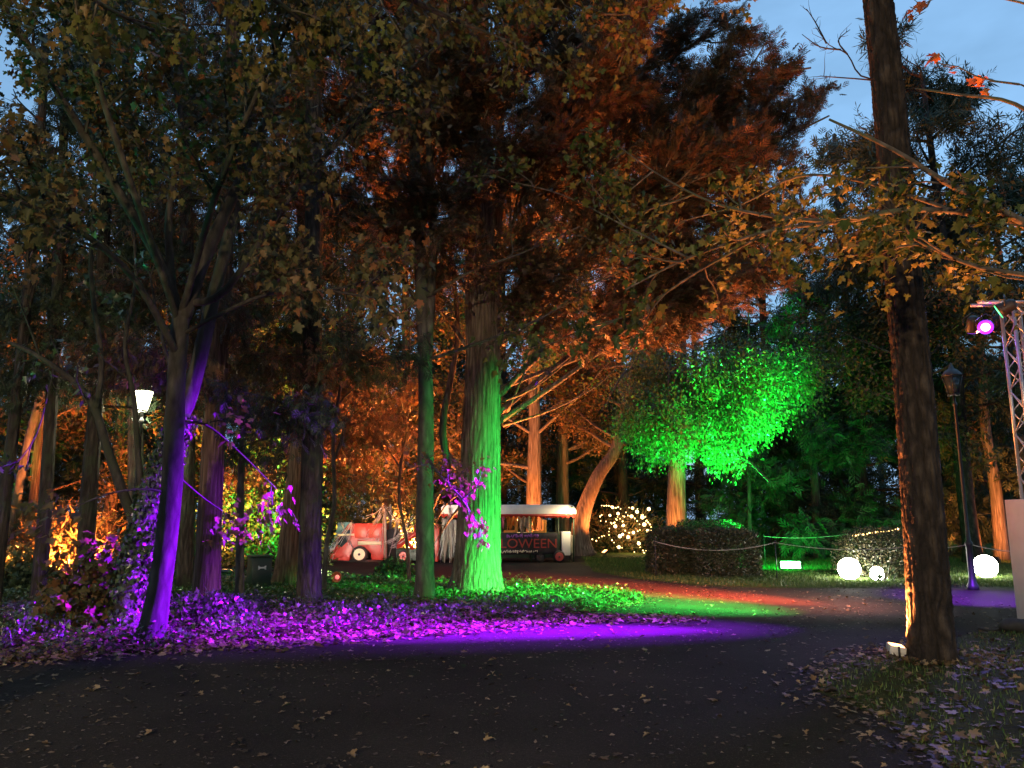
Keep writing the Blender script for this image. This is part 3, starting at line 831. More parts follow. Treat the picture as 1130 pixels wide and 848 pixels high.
# --- maple overhead, its trunk standing out of the frame to the left of the photographer
T = Tree('maple_tree', 'overhanging olive maple whose leaf sprays hang across the top of the view', 'tree', Vector((-4.6, 3.5, 0)), M['bark_grey'])
T.limb([(-4.6, 3.5, -.05), (-4.5, 3.5, 2), (-4.2, 3.6, 4.2), (-3.9, 3.8, 6.4)], .23, .13, 16, .06, 4, .3)
for p, a, b, t0 in [([(-3.9, 3.8, 6.2), W(300, -120, 6), W(420, -20, 7), W(520, 30, 8), W(600, 60, 8.8)], .06, .012, .35),
                    ([(-3.9, 3.8, 6.2), W(380, -140, 6.5), W(520, -50, 8), W(620, -5, 9.2), W(700, 30, 10)], .06, .012, .35),
                    ([(-3.9, 3.8, 6.2), W(200, -80, 6), W(330, 20, 7.6), W(430, 80, 9)], .05, .012, .4),
                    ([(-4, 3.7, 5.6), W(20, -100, 5.5), W(90, -10, 6.5), W(180, 40, 7.6)], .05, .012, .4),
                    ([(-3.9, 3.8, 6.2), (-2, 4.5, 8), (.2, 5.2, 9), (2.4, 5.8, 9.8)], .07, .02, .2), ([(-3.9, 3.8, 6.2), (-2.2, 2.6, 8), (.2, 1.5, 9), (2.4, .8, 9.4)], .07, .02, .2),  # these two limbs and the next are added above view to shade the path
                    ([(-3.9, 3.8, 6.2), (-2.6, 4.8, 8), (-1, 7.2, 9.5), (1, 8.5, 10.6)], .07, .02, .2), ([(-3.9, 3.8, 6.3), W(560, -120, 8), W(680, -50, 9), W(790, -12, 9.6)], .04, .01, .5)]:
    Q, _ = T.limb(p, a, b, 8, .05, 4)
    T.shoot(Q, a, NLV, t0)
T.foliage(MAPLE, M['leaf_maple'], 3.2, (.06, .12), .12, .5, .4, .55, tint=.55)
T.finish()

# ------------------------------------------------------------------ background trees
def bg_tree(name, label, base, H, cr, h0, tpl, mat, bark, size, per=1.6, lean=(0, 0), dens=1.0, r0=None, up=.05, shape='round', group=None, pts=None, flare=.3, spread=.12, droop=.3, flatn=.5, tint=None, extra=(), keep=None):
    b = Vector(base)
    T = Tree(name, label, 'tree', Vector((b.x, b.y, 0)), M[bark], group)
    T.clip = keep
    r0 = r0 or H * .018
    if pts is None:
        pts = [Vector((b.x + lean[0] * (k / 5) * H * .2 + rng.normal(0, .04) * (k > 0), b.y + lean[1] * (k / 5) * H * .2, H * k / 5 - .05 * (k == 0))) for k in range(6)]
    Q, _ = T.limb(pts, r0, r0 * .25, 14, .07, 4, flare)
    top = Q[-1].z
    n = int((top - h0) * 2.6 * dens)
    for q in range(n):
        t = (q + rng.random()) / n
        z = h0 + (top - h0) * t
        i = min(range(len(Q)), key=lambda i: abs(Q[i].z - z)); p = Q[i]
        a = rng.uniform(0, 6.28)
        if shape == 'round': L = cr * (1.0 - .55 * t ** 1.6) * rng.uniform(.65, 1.1); el = .15 + .9 * t
        elif shape == 'cone': L = cr * (1.05 - t) * rng.uniform(.75, 1.1); el = .05 + .2 * t
        else: L = cr * (1 - .35 * t) * rng.uniform(.5, 1.15); el = .1 + .4 * t
        d = Vector((math.cos(a) * math.cos(el), math.sin(a) * math.cos(el), math.sin(el)))
        if keep is not None and not keep(np.array([tuple(p + d * L)]))[0]: continue
        C = T.child(p, d, L, r0 * .22, 5, .12, up)
        T.shoot(C, r0 * .2, [dict(n=1.7, ang=(30, 70), len=(.6, 1.5), r=.02, flat=.7, seg=3, up=.0), dict(n=1.9, ang=(30, 75), len=(.3, .8), r=.008, seg=2, up=-.02)], .3)
    for p in extra:
        C, _ = T.limb(PX(p, 27), r0 * .16, r0 * .04, 6, .05, 3)
        T.shoot(C, r0 * .16, [dict(n=3.4, ang=(30, 75), len=(.6, 1.7), r=.02, flat=.45, seg=3, up=-.01), dict(n=2.8, ang=(30, 75), len=(.3, .8), r=.008, seg=2, up=-.02)], .2)
    T.foliage(tpl, mat, per * (5.0 if tpl is DIAM else 5.0 if tpl is TUFT else 2.8), size, spread * (2.6 if tpl is DIAM else 2.0), droop, .5, flatn, tint=tint, keep=keep)
    T.finish()
    return T

# leaning trunk lit orange beside the carriage
bg_tree('leaning_tree', 'curving trunk lit orange leaning over the right end of the carriage', G(643, 611), 9, 4.2, 4.2, DIAM, M['leaf_brown'], 'bark_big', (.1, .18), 3.4,
        pts=based([(646, 611), (640, 590), (645, 560), (660, 525), (680, 495), (690, 450), (700, 400), (705, 340)], 33), r0=.42, dens=.75, flare=.35)
# the tree with the green lit crown
bg_tree('lime_tree', 'spreading tree with straight orange-lit trunk and crown lit vivid green', (W(745, 580, 27.5).x, 27.5, 0), 8.5, 5.8, 3.3, DIAM, M['leaf_small'], 'bark_big', (.08, .14), 5.2,
        pts=based([(746, 615), (746, 560), (747, 510), (750, 450), (752, 390), (755, 330)], 27.5), r0=.40, dens=1.9, flare=.1, up=-.07, droop=.6, shape='wide', keep=lime_edge, extra=[
            [(750, 440, 27.4), (735, 430, 26), (712, 450, 24.8), (702, 480, 24.3)], [(750, 430, 27.4), (760, 430, 25.6), (768, 455, 24.4), (772, 485, 24)], [(752, 430, 27.4), (790, 425, 25.8), (815, 440, 24.8), (835, 462, 24.5)],
            [(752, 400, 27.4), (740, 400, 25.6), (738, 430, 24.6), (740, 465, 24.3)], [(752, 410, 27.4), (820, 400, 25.8), (860, 405, 25.2), (888, 418, 25)], [(752, 400, 27.4), (700, 405, 25.8), (680, 425, 25), (668, 450, 24.8)],
            [(752, 440, 27.4), (790, 450, 25.4), (800, 475, 24.4), (795, 500, 24.2)], [(752, 380, 27.4), (780, 390, 25.2), (790, 415, 24.4), (840, 425, 24.2)], [(750, 460, 27.4), (725, 470, 26.4), (720, 485, 25.6), (725, 500, 25.2)]])
bg_tree('young_tree', 'slender pale-stemmed young tree behind the right end of the hedge', (W(827, 590, 29.5).x, 29.5, 0), 6.4, 3.6, 4.1, DIAM, M['leaf_small'], 'bark_grey', (.1, .16), 3.2,
        pts=based([(828, 620), (827, 560), (826, 500), (825, 440), (826, 380), (826, 330)], 29.5), r0=.09, dens=1.9, flare=.1, up=-.07, droop=.6, shape='wide', keep=lambda P: pix(P)[1] > 398 + .25 * np.abs(pix(P)[0] - 820) + rng.normal(0, 7, len(P)))
# right hand backdrop
bg_tree('pine_tree', 'dark pine rising highest above the stage truss', (W(1075, 620, 27).x, 27, 0), 18.2, 4.2, 5, TUFT, M['leaf_pine'], 'bark_pine', (.35, .6), 1.6, r0=.3, dens=.9, shape='wide', up=.03)
bg_tree('broadleaf_tree', 'olive broadleaf tree between the lone pine trunk and the stage truss', (W(1035, 620, 25).x, 25, 0), 11, 4.6, 4.3, DIAM, M['leaf_brown'], 'bark_dark', (.12, .2), 3.0, r0=.2, dens=1.1)
bg_tree('broadleaf_tree', 'trunk lit orange with ivy patches at the right behind the white globe', (W(1106, 620, 29).x, 29, 0), 13, 4.5, 7.5, DIAM, M['leaf_brown'], 'bark_big', (.14, .22), 2.6, r0=.25, dens=.9)
bg_tree('conifer_tree', 'dark green conifer seen directly left of the lone pine trunk', (W(955, 620, 33).x, 33, 0), 19.0, 4.6, 1.2, SPRAY, M['leaf_dark'], 'bark_dark', (.4, .75), 1.7, r0=.3, dens=1.0, shape='cone', up=-.02)
bg_tree('conifer_tree', 'dark conifer behind the vivid green crown', (W(860, 620, 36).x, 36, 0), 18.0, 5.4, 1.0, SPRAY, M['leaf_dark'], 'bark_dark', (.4, .75), 1.6, r0=.3, dens=1.0, shape='cone', up=-.02)
bg_tree('conifer_tree', 'shadowed conifer behind the bright green floodlight', (W(905, 620, 30).x, 30, 0), 10.5, 4.6, .8, SPRAY, M['leaf_dark'], 'bark_dark', (.35, .6), 1.7, r0=.2, dens=1.1, shape='cone', up=-.02)
bg_tree('conifer_tree', 'tall conifer right of the stage truss at the edge of the view', (W(1140, 620, 31).x, 31, 0), 17, 4.6, 1.5, SPRAY, M['leaf_dark'], 'bark_dark', (.4, .7), 1.6, r0=.3, dens=.9, shape='wide', up=-.02)
bg_tree('broadleaf_tree', 'low russet tree lit orange between the lone pine trunk and the lamp post', (W(1035, 610, 36).x, 36, 0), 6, 3, 1.6, DIAM, M['leaf_brown'], 'bark_dark', (.14, .22), 2.4, r0=.15, dens=1.2)
# backdrop behind the train and the grove
back = [
 ('broadleaf_tree', 'tall russet tree standing behind the carriage roof', 590, 35, 15, 5.5, 3.0, 'leaf_brown', 'bark_big', .4),
 ('broadleaf_tree', 'second russet tree behind the carriage, closer to the leaning trunk', 622, 39, 14, 5.0, 3.5, 'leaf_brown', 'bark_big', .38),
 ('broadleaf_tree', 'russet tree glowing red behind the engine tender', 440, 34, 14, 5.0, 2.2, 'leaf_brown', 'bark_red', .3),
 ('broadleaf_tree', 'red-lit tree behind the front of the red engine', 375, 37, 15, 5.0, 2.5, 'leaf_brown', 'bark_red', .3),
 ('broadleaf_tree', 'green-lit tree behind the dark green bin', 290, 29, 9, 4.2, 1.2, 'leaf_small', 'bark_dark', .2),
 ('broadleaf_tree', 'orange-glowing tree behind the street lantern', 120, 27, 10, 4.4, 1.2, 'leaf_brown', 'bark_red', .22),
 ('broadleaf_tree', 'orange-glowing tree behind the far left trunks', 30, 25, 9, 4.2, 1.0, 'leaf_brown', 'bark_red', .22),
 ('dark_conifer', 'dark conifer behind the far left trunks', 40, 33, 17, 4.6, 2, 'leaf_dark', 'bark_dark', .3),
 ('dark_conifer', 'dark conifer behind the left limbs of the sycamore', 130, 36, 18, 4.6, 2, 'leaf_dark', 'bark_dark', .3),
 ('dark_conifer', 'dark conifer behind the right fork of the sycamore', 225, 34, 18, 4.6, 2, 'leaf_dark', 'bark_dark', .3),
 ('dark_conifer', 'dark conifer behind the broad fibrous trunk', 315, 39, 20, 5, 2, 'leaf_dark', 'bark_dark', .3),
 ('dark_conifer', 'dark conifer behind the slim green-edged trunk', 470, 41, 20, 5, 2, 'leaf_dark', 'bark_dark', .3),
 ('dark_conifer', 'dark conifer behind the massive cypress', 555, 44, 22, 5.5, 2, 'leaf_dark', 'bark_dark', .3),
 ('dark_conifer', 'dark conifer behind the string-lit bush', 690, 43, 19, 5.5, 2, 'leaf_dark', 'bark_dark', .3),
 ('dark_conifer', 'dark conifer behind the orange-lit straight trunk', 775, 42, 17, 5.5, 2, 'leaf_dark', 'bark_dark', .3),
 ('dark_conifer', 'dark conifer outside the left edge of the bed', -60, 30, 16, 4.6, 2, 'leaf_dark', 'bark_dark', .3),
]
for nm, lab, px, Y, Hh, cr, h0, lf, bk, r0 in back:
    con = nm == 'dark_conifer'
    bg_tree(nm, lab, (W(px, 600, Y).x, Y, 0), Hh, cr, h0, SPRAY if con else DIAM, M[lf], bk, (.4, .75) if con else (.13, .22), 1.0 if con else 2.4, r0=r0, dens=.85, shape='wide' if con else 'round', up=-.02 if con else .05)

# unseen trees added around and behind the photographer to shade the path
for lab, (x, y), hh in [('tree behind the photographer on the left', (-8, -5), 12), ('tree directly behind the photographer', (0.5, -10), 13), ('tree behind the photographer on the right', (8.5, -5), 12),
                ('tree on the left beside the photographer', (-10.5, 3), 12), ('tree on the right beside the photographer', (11.5, 3), 12), ('tree far behind the photographer', (-3, -17), 13), ('tree close behind the photographer', (2.6, -2.2), 13), ('tree beyond the right verge', (15, 8.5), 13), ('tree beyond the left end of the bed', (-15, 8), 13)]:
    bg_tree('added_shade_tree', 'added unseen ' + lab, (x, y, 0), hh + 1.5, 6.6, 8.0, DIAM, M['leaf_brown'], 'bark_grey', (.35, .6), .8, r0=.26, dens=1.2, shape='wide', up=.0, spread=.3, flatn=.7, keep=beyond_view)

# far wood that closes the view
g = Geo()
for k in range(110):
    x = rng.uniform(-70, 70); y = rng.uniform(48, 62)
    h = rng.uniform(9, 15) if not (-2 < x / y * 849 / 849 < .0) else rng.uniform(10, 17)
    n = 1500
    a = rng.uniform(0, 6.28, n); t = rng.random(n) ** .8; rr = np.sqrt(rng.random(n)) * 3.6 * (1.05 - .8 * t)
    P = np.stack([x + rr * np.cos(a), y + rr * np.sin(a), .3 + h * t], 1) + rng.normal(0, .25, (n, 3))
    g.leaves(SPRAY[0][:12] + SPRAY[0][-4:], [[0, 1, 2, 3], [4, 5, 6, 7], [8, 9, 10, 11], [12, 13, 14, 15]], P, unit(n), unit(n), rng.uniform(.5, 1.0, n))
    g.tube([(x, y, -.05), (x + rng.normal(0, .2), y, h * .9)], [.22, .05], 6)
o = g.build('woodland', M['leaf_dark']); o['kind'] = 'stuff'; o['label'] = 'dark far wood closing the view behind the park trees'; o['category'] = 'woodland'

# ------------------------------------------------------------------ bushes, hedges, ground cover
def bush(name, label, c, size, n, tpl, mat, leaf, cat='bush', group=None, hollow=.35, stems=7, round_=2.0, tint=None):
    t = thing(name, (c[0], c[1], 0), label, cat, group)
    d = unit(n); d[:, 2] = np.abs(d[:, 2])
    if round_ > 2:       # squarer, clipped
        q = (np.abs(d) ** round_).sum(1) ** (1 / round_); d = d / q[:, None]
    rr = hollow + (1 - hollow) * rng.random(n) ** (.5 if round_ == 2 else .35)
    P = np.array([c[0], c[1], 0]) + d * rr[:, None] * np.array(size)[None] * (1 + rng.normal(0, .06 if round_ == 2 else .025, n))[:, None]
    P[:, 2] = np.maximum(P[:, 2], .02)
    g = Geo(); g.leaves(tpl[0], tpl[1], P, d * .7 + unit(n) * .8, d + unit(n) * .7, rng.uniform(leaf[0], leaf[1], n), tint)
    g.build('foliage', mat, t)
    g = Geo()
    for k in range(stems):
        a = rng.uniform(0, 6.28); e = Vector((c[0] + math.cos(a) * size[0] * .6, c[1] + math.sin(a) * size[1] * .6, size[2] * rng.uniform(.5, .85)))
        b = Vector((c[0] + math.cos(a) * size[0] * .12, c[1] + math.sin(a) * size[1] * .12, -.03))
        g.tube([b, b.lerp(e, .5) + Vector((0, 0, size[2] * .12)), e], [.025, .018, .006], 5)
    g.build('stems', M['twig'], t)
    return t
# hedges: clipped boxes of small leaves
def hedge(label, x0, x1, y0, y1, h, n, group=None, mat='hedge'):
    cx, cy_ = (x0 + x1) / 2, (y0 + y1) / 2
    return bush('hedge', label, (cx, cy_), ((x1 - x0) / 2, (y1 - y0) / 2, h), n, DIAM, M[mat], (.045, .085), 'hedge', group, .55, 14, 7)
Yf = 20.4
hedge('dark clipped hedge block nearest the path, left of the green floodlight', W(772, 640, Yf).x, W(845, 640, Yf).x, Yf, Yf + 1.5, 1.24, 15000)
hedge('dark clipped hedge block joined at left, beside the string-lit bush', W(722, 636, Yf + .9).x, W(773, 636, Yf + .9).x, Yf + .9, Yf + 2.4, 1.27, 12000)
hedge('rounded low hedge lit green on top behind the dark hedge block', W(748, 620, 24).x, W(822, 620, 24).x, 23.6, 25.2, 1.46, 11000, mat='leaf_ivy')
t = bush('hedge', 'dark rounded hedge beside the white globe, strung with lights on top', (W(980, 630, 20.6).x, 20.9), (1.15, .85, 1.27), 11000, DIAM, M['hedge'], (.045, .085), 'hedge', None, .5, 12, 4)
# bushes
bush('bush', 'orange-lit spiky bush low behind the far left trunks', (W(62, 620, 21).x, 21.2), (2.2, 1.2, 2.0), 3800, BLADE, M['leaf_brown'], (.22, .42), hollow=.1)
bush('bush', 'dim leafy bush below the orange-lit spiky bush', (W(-20, 640, 17).x, 17.2), (1.6, .9, 1.0), 2200, LOBED, M['leaf_dark'], (.09, .15), hollow=.2)
bush('bush', 'small dark bush at the near edge of the road in front of the tender', (W(438, 645, 21).x, 20.6), (.55, .45, .55), 900, LOBED, M['leaf_dark'], (.07, .12), hollow=.1)
bush('bush', 'low dark bush behind the front of the red engine', (W(400, 600, 31.8).x, 32), (3.4, 1.2, 3.4), 5000, DIAM, M['leaf_dark'], (.12, .2), hollow=.2)
bush('bush', 'green-lit bush between the bin and the broad trunk', (W(283, 610, 26).x, 26), (2.6, 1.2, 3.2), 4500, DIAM, M['leaf_small'], (.1, .18), hollow=.2)
tb = bush('bush', 'bush hung with warm string lights and globe bulbs right of the leaning trunk', (W(690, 600, 36).x, 36.4), (2.3, 1.2, 2.3), 2600, BLADE, M['leaf_brown'], (.2, .4), hollow=.2)
bush('bush', 'ivy mound at the foot of the purple-lit sycamore', (W(205, 690, 11.6).x, 12.2), (.9, .7, .42), 1500, LOBED, M['leaf_ivy'], (.06, .11), hollow=.2, stems=4)
bush('bush', 'dark shrub with broad leaves in front of the ivy-clad tree', (W(110, 640, 11.4).x, 11.2), (.75, .5, 1.35), 900, MAPLE, M['leaf_syc'], (.09, .15), hollow=.1, stems=6)

# ivy and leaf litter
def scatter(poly, n, box, dens=None):
    x = rng.uniform(box[0], box[1], n); y = rng.uniform(box[2], box[3], n)
    k = inside(poly, x, y)
    if dens is not None: k &= rng.random(n) < dens(x, y)
    return x[k], y[k]
def patch(x, y, s):
    return .5 + .5 * np.sin(x * s + 1.7 * np.sin(y * s * .7 + 1)) * np.sin(y * s * 1.3 + 1.3 * np.sin(x * s * .6))
x, y = scatter(BED, 64000, (-9, 4, 8.5, 14.5))
n = len(x); z = .015 + np.abs(rng.normal(0, .03, n)) * (.6 + 1.6 * patch(x, y, 2.1))
g = Geo(); g.leaves(MAPLE[0], MAPLE[1], np.stack([x, y, z], 1), unit(n) * [1, 1, .25], unit(n) * .4 + np.array([0, 0, .85]), .035 + .07 * rng.random(n) ** 1.8)
o = tag(g.build('leaf_litter', M['leaf_bed']), 'thick carpet of fallen leaves and low plants in the bed', 'leaf litter', None, 'stuff')
x, y = scatter(BED, 26000, (-8, 2.5, 9.3, 14), lambda x, y: (patch(x, y, 2.6) > .62) * .8 + .04)
n = len(x); z = .03 + rng.random(n) ** 1.5 * .26
g = Geo(); g.leaves(LOBED[0], LOBED[1], np.stack([x, y, z], 1), unit(n) * [1, 1, .5] + np.array([0, 0, -.15]), unit(n) * .7 + np.array([0, 0, .5]), rng.uniform(.035, .08, n))
g.leaves([(-.012, 0, 0), (.012, 0, 0), (.008, 1, 0), (-.008, 1, 0)], [[0, 1, 2, 3]], np.stack([x, y, np.zeros(n)], 1)[::3], unit(n)[::3] * .25 + np.array([0, 0, 1.0]), unit(n)[::3], z[::3])
o = tag(g.build('ground_plants', M['leaf_ivy']), 'low leafy plants standing in the bed', 'ground cover', None, 'stuff')
x, y = scatter(BED, 60000, (-12, 4, 12.8, 24), lambda x, y: .35 + .65 * patch(x, y, 1.4))
n = len(x); z = .02 + np.abs(rng.normal(0, .06, n)) * (.5 + patch(x, y, 1.8))
g = Geo(); g.leaves(LOBED[0], LOBED[1], np.stack([x, y, z], 1), unit(n) * [1, 1, .5], unit(n) * .6 + np.array([0, 0, .7]), rng.uniform(.05, .10, n))
o = tag(g.build('ground_ivy', M['leaf_ivy']), 'low ivy carpet around the trunks of the grove', 'ground cover', None, 'stuff')
def blades(name, label, x, y, hgt, mat):
    n = len(x)
    g = Geo(); g.leaves(BLADE[0], BLADE[1], np.stack([x, y, np.zeros(n)], 1), unit(n) * .45 + np.array([0, 0, 1.0]), unit(n), rng.uniform(hgt[0], hgt[1], n))
    return tag(g.build(name, mat), label, 'grass', None, 'stuff')
x, y = scatter(LAWN, 120000, (2, 22, 18, 31), lambda x, y: np.clip(1.2 - (y - 18) / 16, .15, 1))
blades('grass', 'short lawn grass behind the hedges', x, y, (.05, .12), M['grass'])
x, y = scatter(BED, 42000, (-9, 4, 13.6, 20), lambda x, y: np.clip((y - 13.5) / 2, .1, 1) * (.3 + .7 * patch(x, y, 1.1)))
blades('grass', 'grass tufts around the green-lit trunk', x, y, (.06, .15), M['grass'])
x, y = scatter(RBED, 26000, (2, 11, 4, 12), lambda x, y: .25 + .6 * patch(x, y, 2.3))
blades('grass', 'thin dark grass on the verge around the lone pine', x, y, (.03, .08), M['grass'])
# dead leaves on the path
def dead(name, label, x, y, size, up=.8):
    n = len(x); z = .016 + np.abs(rng.normal(0, .008, n))
    g = Geo(); g.leaves(MAPLE[0], MAPLE[1], np.stack([x, y, z], 1), unit(n) * [1, 1, .12], unit(n) * (1 - up) + np.array([0, 0, up]), rng.uniform(size[0], size[1], n))
    return tag(g.build(name, M['leaf_dead']), label, 'fallen leaves', None, 'stuff')
n = 15000
x = rng.uniform(-9, 9, n); y = 3.5 + rng.random(n) ** 1.1 * 18
k = rng.random(n) < (.07 + .75 * patch(x, y, .9) ** 2 * patch(x + 3, y, 2.7) ** 1.5); dead('fallen_leaves', 'single fallen leaves scattered over the dark path', x[k], y[k], (.03, .08))
x, y = scatter(RBED, 3400, (1.8, 11, 3.5, 11), lambda x, y: .2 + .6 * patch(x, y, 1.5)); dead('fallen_leaves', 'fallen leaves lying on the verge around the lone pine', x, y, (.05, .12), .7)
a = rng.uniform(0, 6.28, 420); r_ = .26 + np.abs(rng.normal(0, .35, 420)); dead('fallen_leaves', 'fallen leaves banked against the foot of the lone pine', 4.93 + r_ * np.cos(a), 8.95 + r_ * np.sin(a), (.04, .1), .5)
n = 2600; x = rng.uniform(-8, 3, n); y = np.interp(x, [-6, -4.3, -2.2, 0, 1.5], [8.9, 9.7, 10.6, 11.9, 12.6]) + rng.normal(-.15, .3, n)
dead('fallen_leaves', 'fallen leaves gathered along the front edge of the bed', x, y, (.05, .11), .7)

E = []
for poly in (RBED[:10], BED[:11]):
    for a, b in zip(poly[:-1], poly[1:]):
        a, b = Vector(a), Vector(b); k = int((b - a).length * 75)
        for _ in range(min(k, 600)): p = a.lerp(b, random.random()); E.append((p.x + random.gauss(0, .22), p.y + random.gauss(0, .2)))
E = np.array(E); dead('fallen_leaves', 'fallen leaves drifted over the edges of the path', E[:, 0], E[:, 1], (.03, .08), .8)
n = 60000; x = rng.uniform(-9, 9, n); y = 3.4 + rng.random(n) ** 1.4 * 16
k = rng.random(n) < .12 + .75 * (patch(x, y, 1.1) * patch(x + 5, y - 2, 3.1))
x, y = x[k], y[k]; n = len(x)
g = Geo(); g.leaves(DIAM[0], DIAM[1], np.stack([x, y, np.full(n, .014)], 1), unit(n) * [1, 1, .1], unit(n) * .25 + np.array([0, 0, .8]), rng.uniform(.015, .055, n))
tag(g.build('leaf_crumbs', M['leaf_crumb']), 'crumbled leaf bits and twigs strewn over the path', 'leaf litter', None, 'stuff')
# ------------------------------------------------------------------ road train
YT = 28.0
def T2(px, py): p = W(px, py, YT); return (p.x, p.z)
def outline(seq): return [T2(*p) for p in seq]
def wheel(parent, px, py, r, y, hubmat, name='wheel'):
    c = W(px, py, YT); cz = r
    t = Geo(); t.lathe([(r * .62, -.09), (r * .96, -.09), (r, -.05), (r, .05), (r * .96, .09), (r * .62, .09)], (c.x, y, cz), 24, 'Y')
    w = t.build(name, M['rubber'], parent, True)
    h = Geo(); h.lathe([(.03, -.112), (r * .3, -.11), (r * .62, -.102), (r * .7, -.104), (r * .7, .05)], (c.x, y, cz), 24, 'Y')
    h.build('rim', hubmat, w, True)
    b = Geo(); b.lathe([(.012, -.135), (r * .16, -.13), (r * .16, -.1)], (c.x, y, cz), 8, 'Y'); b.build('hub_cap', M['black'], w)
    return w
E = thing('road_train_engine', (W(395, 620, YT).x, YT + .6, 0), 'small red road-train engine with cream stripe and cream wheel', 'engine')
g = Geo()
g.prism(outline([(363, 618), (366, 610), (371, 603), (375, 592), (384, 579), (390, 578), (423, 578), (424, 618), (410, 618), (409, 611), (404, 606), (397, 605), (389, 608), (386, 614), (385, 619)]), YT, YT + 1.25)
g.build('body', M['red'], E, bevel=.015)
g = Geo(); g.prism(outline([(372, 601), (376, 592), (381, 585), (388, 585), (383, 598), (377, 604)]), YT - .02, YT + .02); g.build('side_window', M['glass_dark'], E)
g = Geo(); g.prism(outline([(362, 606), (369, 592), (373, 577), (386, 576.5), (383, 580), (374, 592), (367, 606)]), YT + .03, YT + 1.2); g.build('windscreen', M['glass_blue'], E)
g = Geo(); g.prism(outline([(373, 589.6), (391, 589), (391, 591.2), (373, 592)]), YT - .035, YT - .005); g.build('trim_strip', M['cream'], E)
g = Geo(); g.prism(outline([(395, 597.5), (421.5, 597.5), (421.5, 601.5), (395, 601.5)]), YT - .03, YT - .002); g.build('stripe', M['cream'], E)
for a, b in ((392, 405), (407.5, 421)):
    g = Geo(); g.prism(outline([(a, 580), (b, 580), (b, 594), (a, 594)]), YT - .045, YT - .004); g.build('seat_panel', M['red'], E, bevel=.01)
for yy in (0, 1.2):
    g = Geo(); g.cyl(W(425, 619, YT) + Vector((0, yy, 0)), W(425, 556, YT) + Vector((0, yy, 0)), .05); g.build('roof_post', M['cloth_pale'], E)
g = Geo(); g.box(W(395, 619.5, YT) + Vector((0, .62, .0)), (2.0, 1.1, .1)); g.build('chassis', M['black'], E)
wheel(E, 397, 615, .29, YT - .02, M['cream']); wheel(E, 397, 615, .29, YT + 1.2, M['cream'])
for yy in (YT + .25, YT + .95):
    g = Geo(); g.sphere((W(365, 608, YT).x, yy, .5), .09, 12, 8); g.build('headlight', M['white'], E, True)

D = thing('road_train_tender', (W(462, 620, YT).x, YT + .6, 0), 'red and dark green tender with angled red brackets behind the engine', 'tender')
g = Geo(); g.prism(outline([(437, 606), (482, 606), (482, 619), (437, 619)]), YT + .02, YT + 1.2); g.build('body', M['dark_green'], D, bevel=.01)
g = Geo()
g.prism(outline([(438, 606), (438, 600), (442, 596), (452, 588), (457, 587), (457, 579), (462, 579), (462, 590), (456, 594), (448, 599), (443, 604)]), YT - .04, YT + .06)
g.prism(outline([(445.5, 598), (449, 595.5), (458, 605), (455, 607)]), YT - .07, YT - .043)
g.build('bracket', M['red'], D)
g = Geo(); g.prism(outline([(479, 579), (485, 579), (485, 583), (483.5, 620), (480, 620)]), YT - .02, YT + 1.2); g.build('end_panel', M['red'], D, bevel=.01)
g = Geo(); g.prism(outline([(426, 585), (437, 583), (437, 617), (428, 618)]), YT + .1, YT + 1.1); g.build('coal_box', M['black'], D)
wheel(D, 445, 617, .22, YT + .05, M['red']); wheel(D, 474, 617, .22, YT + .05, M['red'])

C = thing('road_train_carriage', (W(580, 622, YT).x, YT + .7, 0), 'open-sided carriage with white canopy roof behind the green trunk', 'carriage')
g = Geo(); g.prism(outline([(487, 568), (487, 560), (490, 557.5), (628, 557), (633, 558.5), (636, 563), (636, 567.5)]), YT - .08, YT + 1.5); g.build('roof', M['white'], C, bevel=.02)
x0, zt = T2(487, 567.5); x1, _ = T2(635, 567.5); nn = 26
for yy in (YT - .085, YT + 1.49):
    poly = [(x1, zt), (x0, zt)]
    for k in range(nn):
        a = x0 + (x1 - x0) * k / nn; b = x0 + (x1 - x0) * (k + 1) / nn
        poly += [(a, zt - .06), ((a + b) / 2, zt - .15)]
    poly.append((x1, zt - .06))
    g = Geo(); g.prism(poly, yy, yy + .012); g.build('fringe', M['red'], C)
for px in (489, 520, 553, 586, 616, 633):
    for yy in (0, 1.4):
        g = Geo(); g.cyl(W(px, 620, YT) + Vector((0, yy, 0)), W(px, 566, YT) + Vector((0, yy, 0)), .028, sides=8); g.build('roof_post', M['dark_green'], C)
g = Geo(); g.prism(outline([(487, 588), (618, 588), (618, 616), (487, 616)]), YT + .03, YT + 1.4); g.build('body', M['dark_green'], C, bevel=.01)
for px in (500, 530, 562, 594):
    g = Geo(); a = T2(px, 588); g.box((a[0] + .25, YT + .7, a[1] + .2), (.1, 1.2, .5)); g.box((a[0] + .02, YT + .7, a[1] + .03), (.45, 1.2, .08)); g.build('bench', M['cloth_orange'], C, bevel=.01)
g = Geo(); g.prism(outline([(619.5, 587), (629.5, 587), (629.5, 613), (620, 613)]), YT - .03, YT + 1.3); g.build('end_panel', M['white'], C, bevel=.015)
g = Geo(); g.box(((T2(490, 618)[0] + T2(634, 618)[0]) / 2, YT + .7, .28), (T2(634, 618)[0] - T2(490, 618)[0], .9, .1)); g.build('chassis', M['black'], C)
wheel(C, 596, 618, .2, YT + .12, M['black']); wheel(C, 617, 618, .21, YT - .05, M['red']); wheel(C, 510, 618, .21, YT - .02, M['red'])

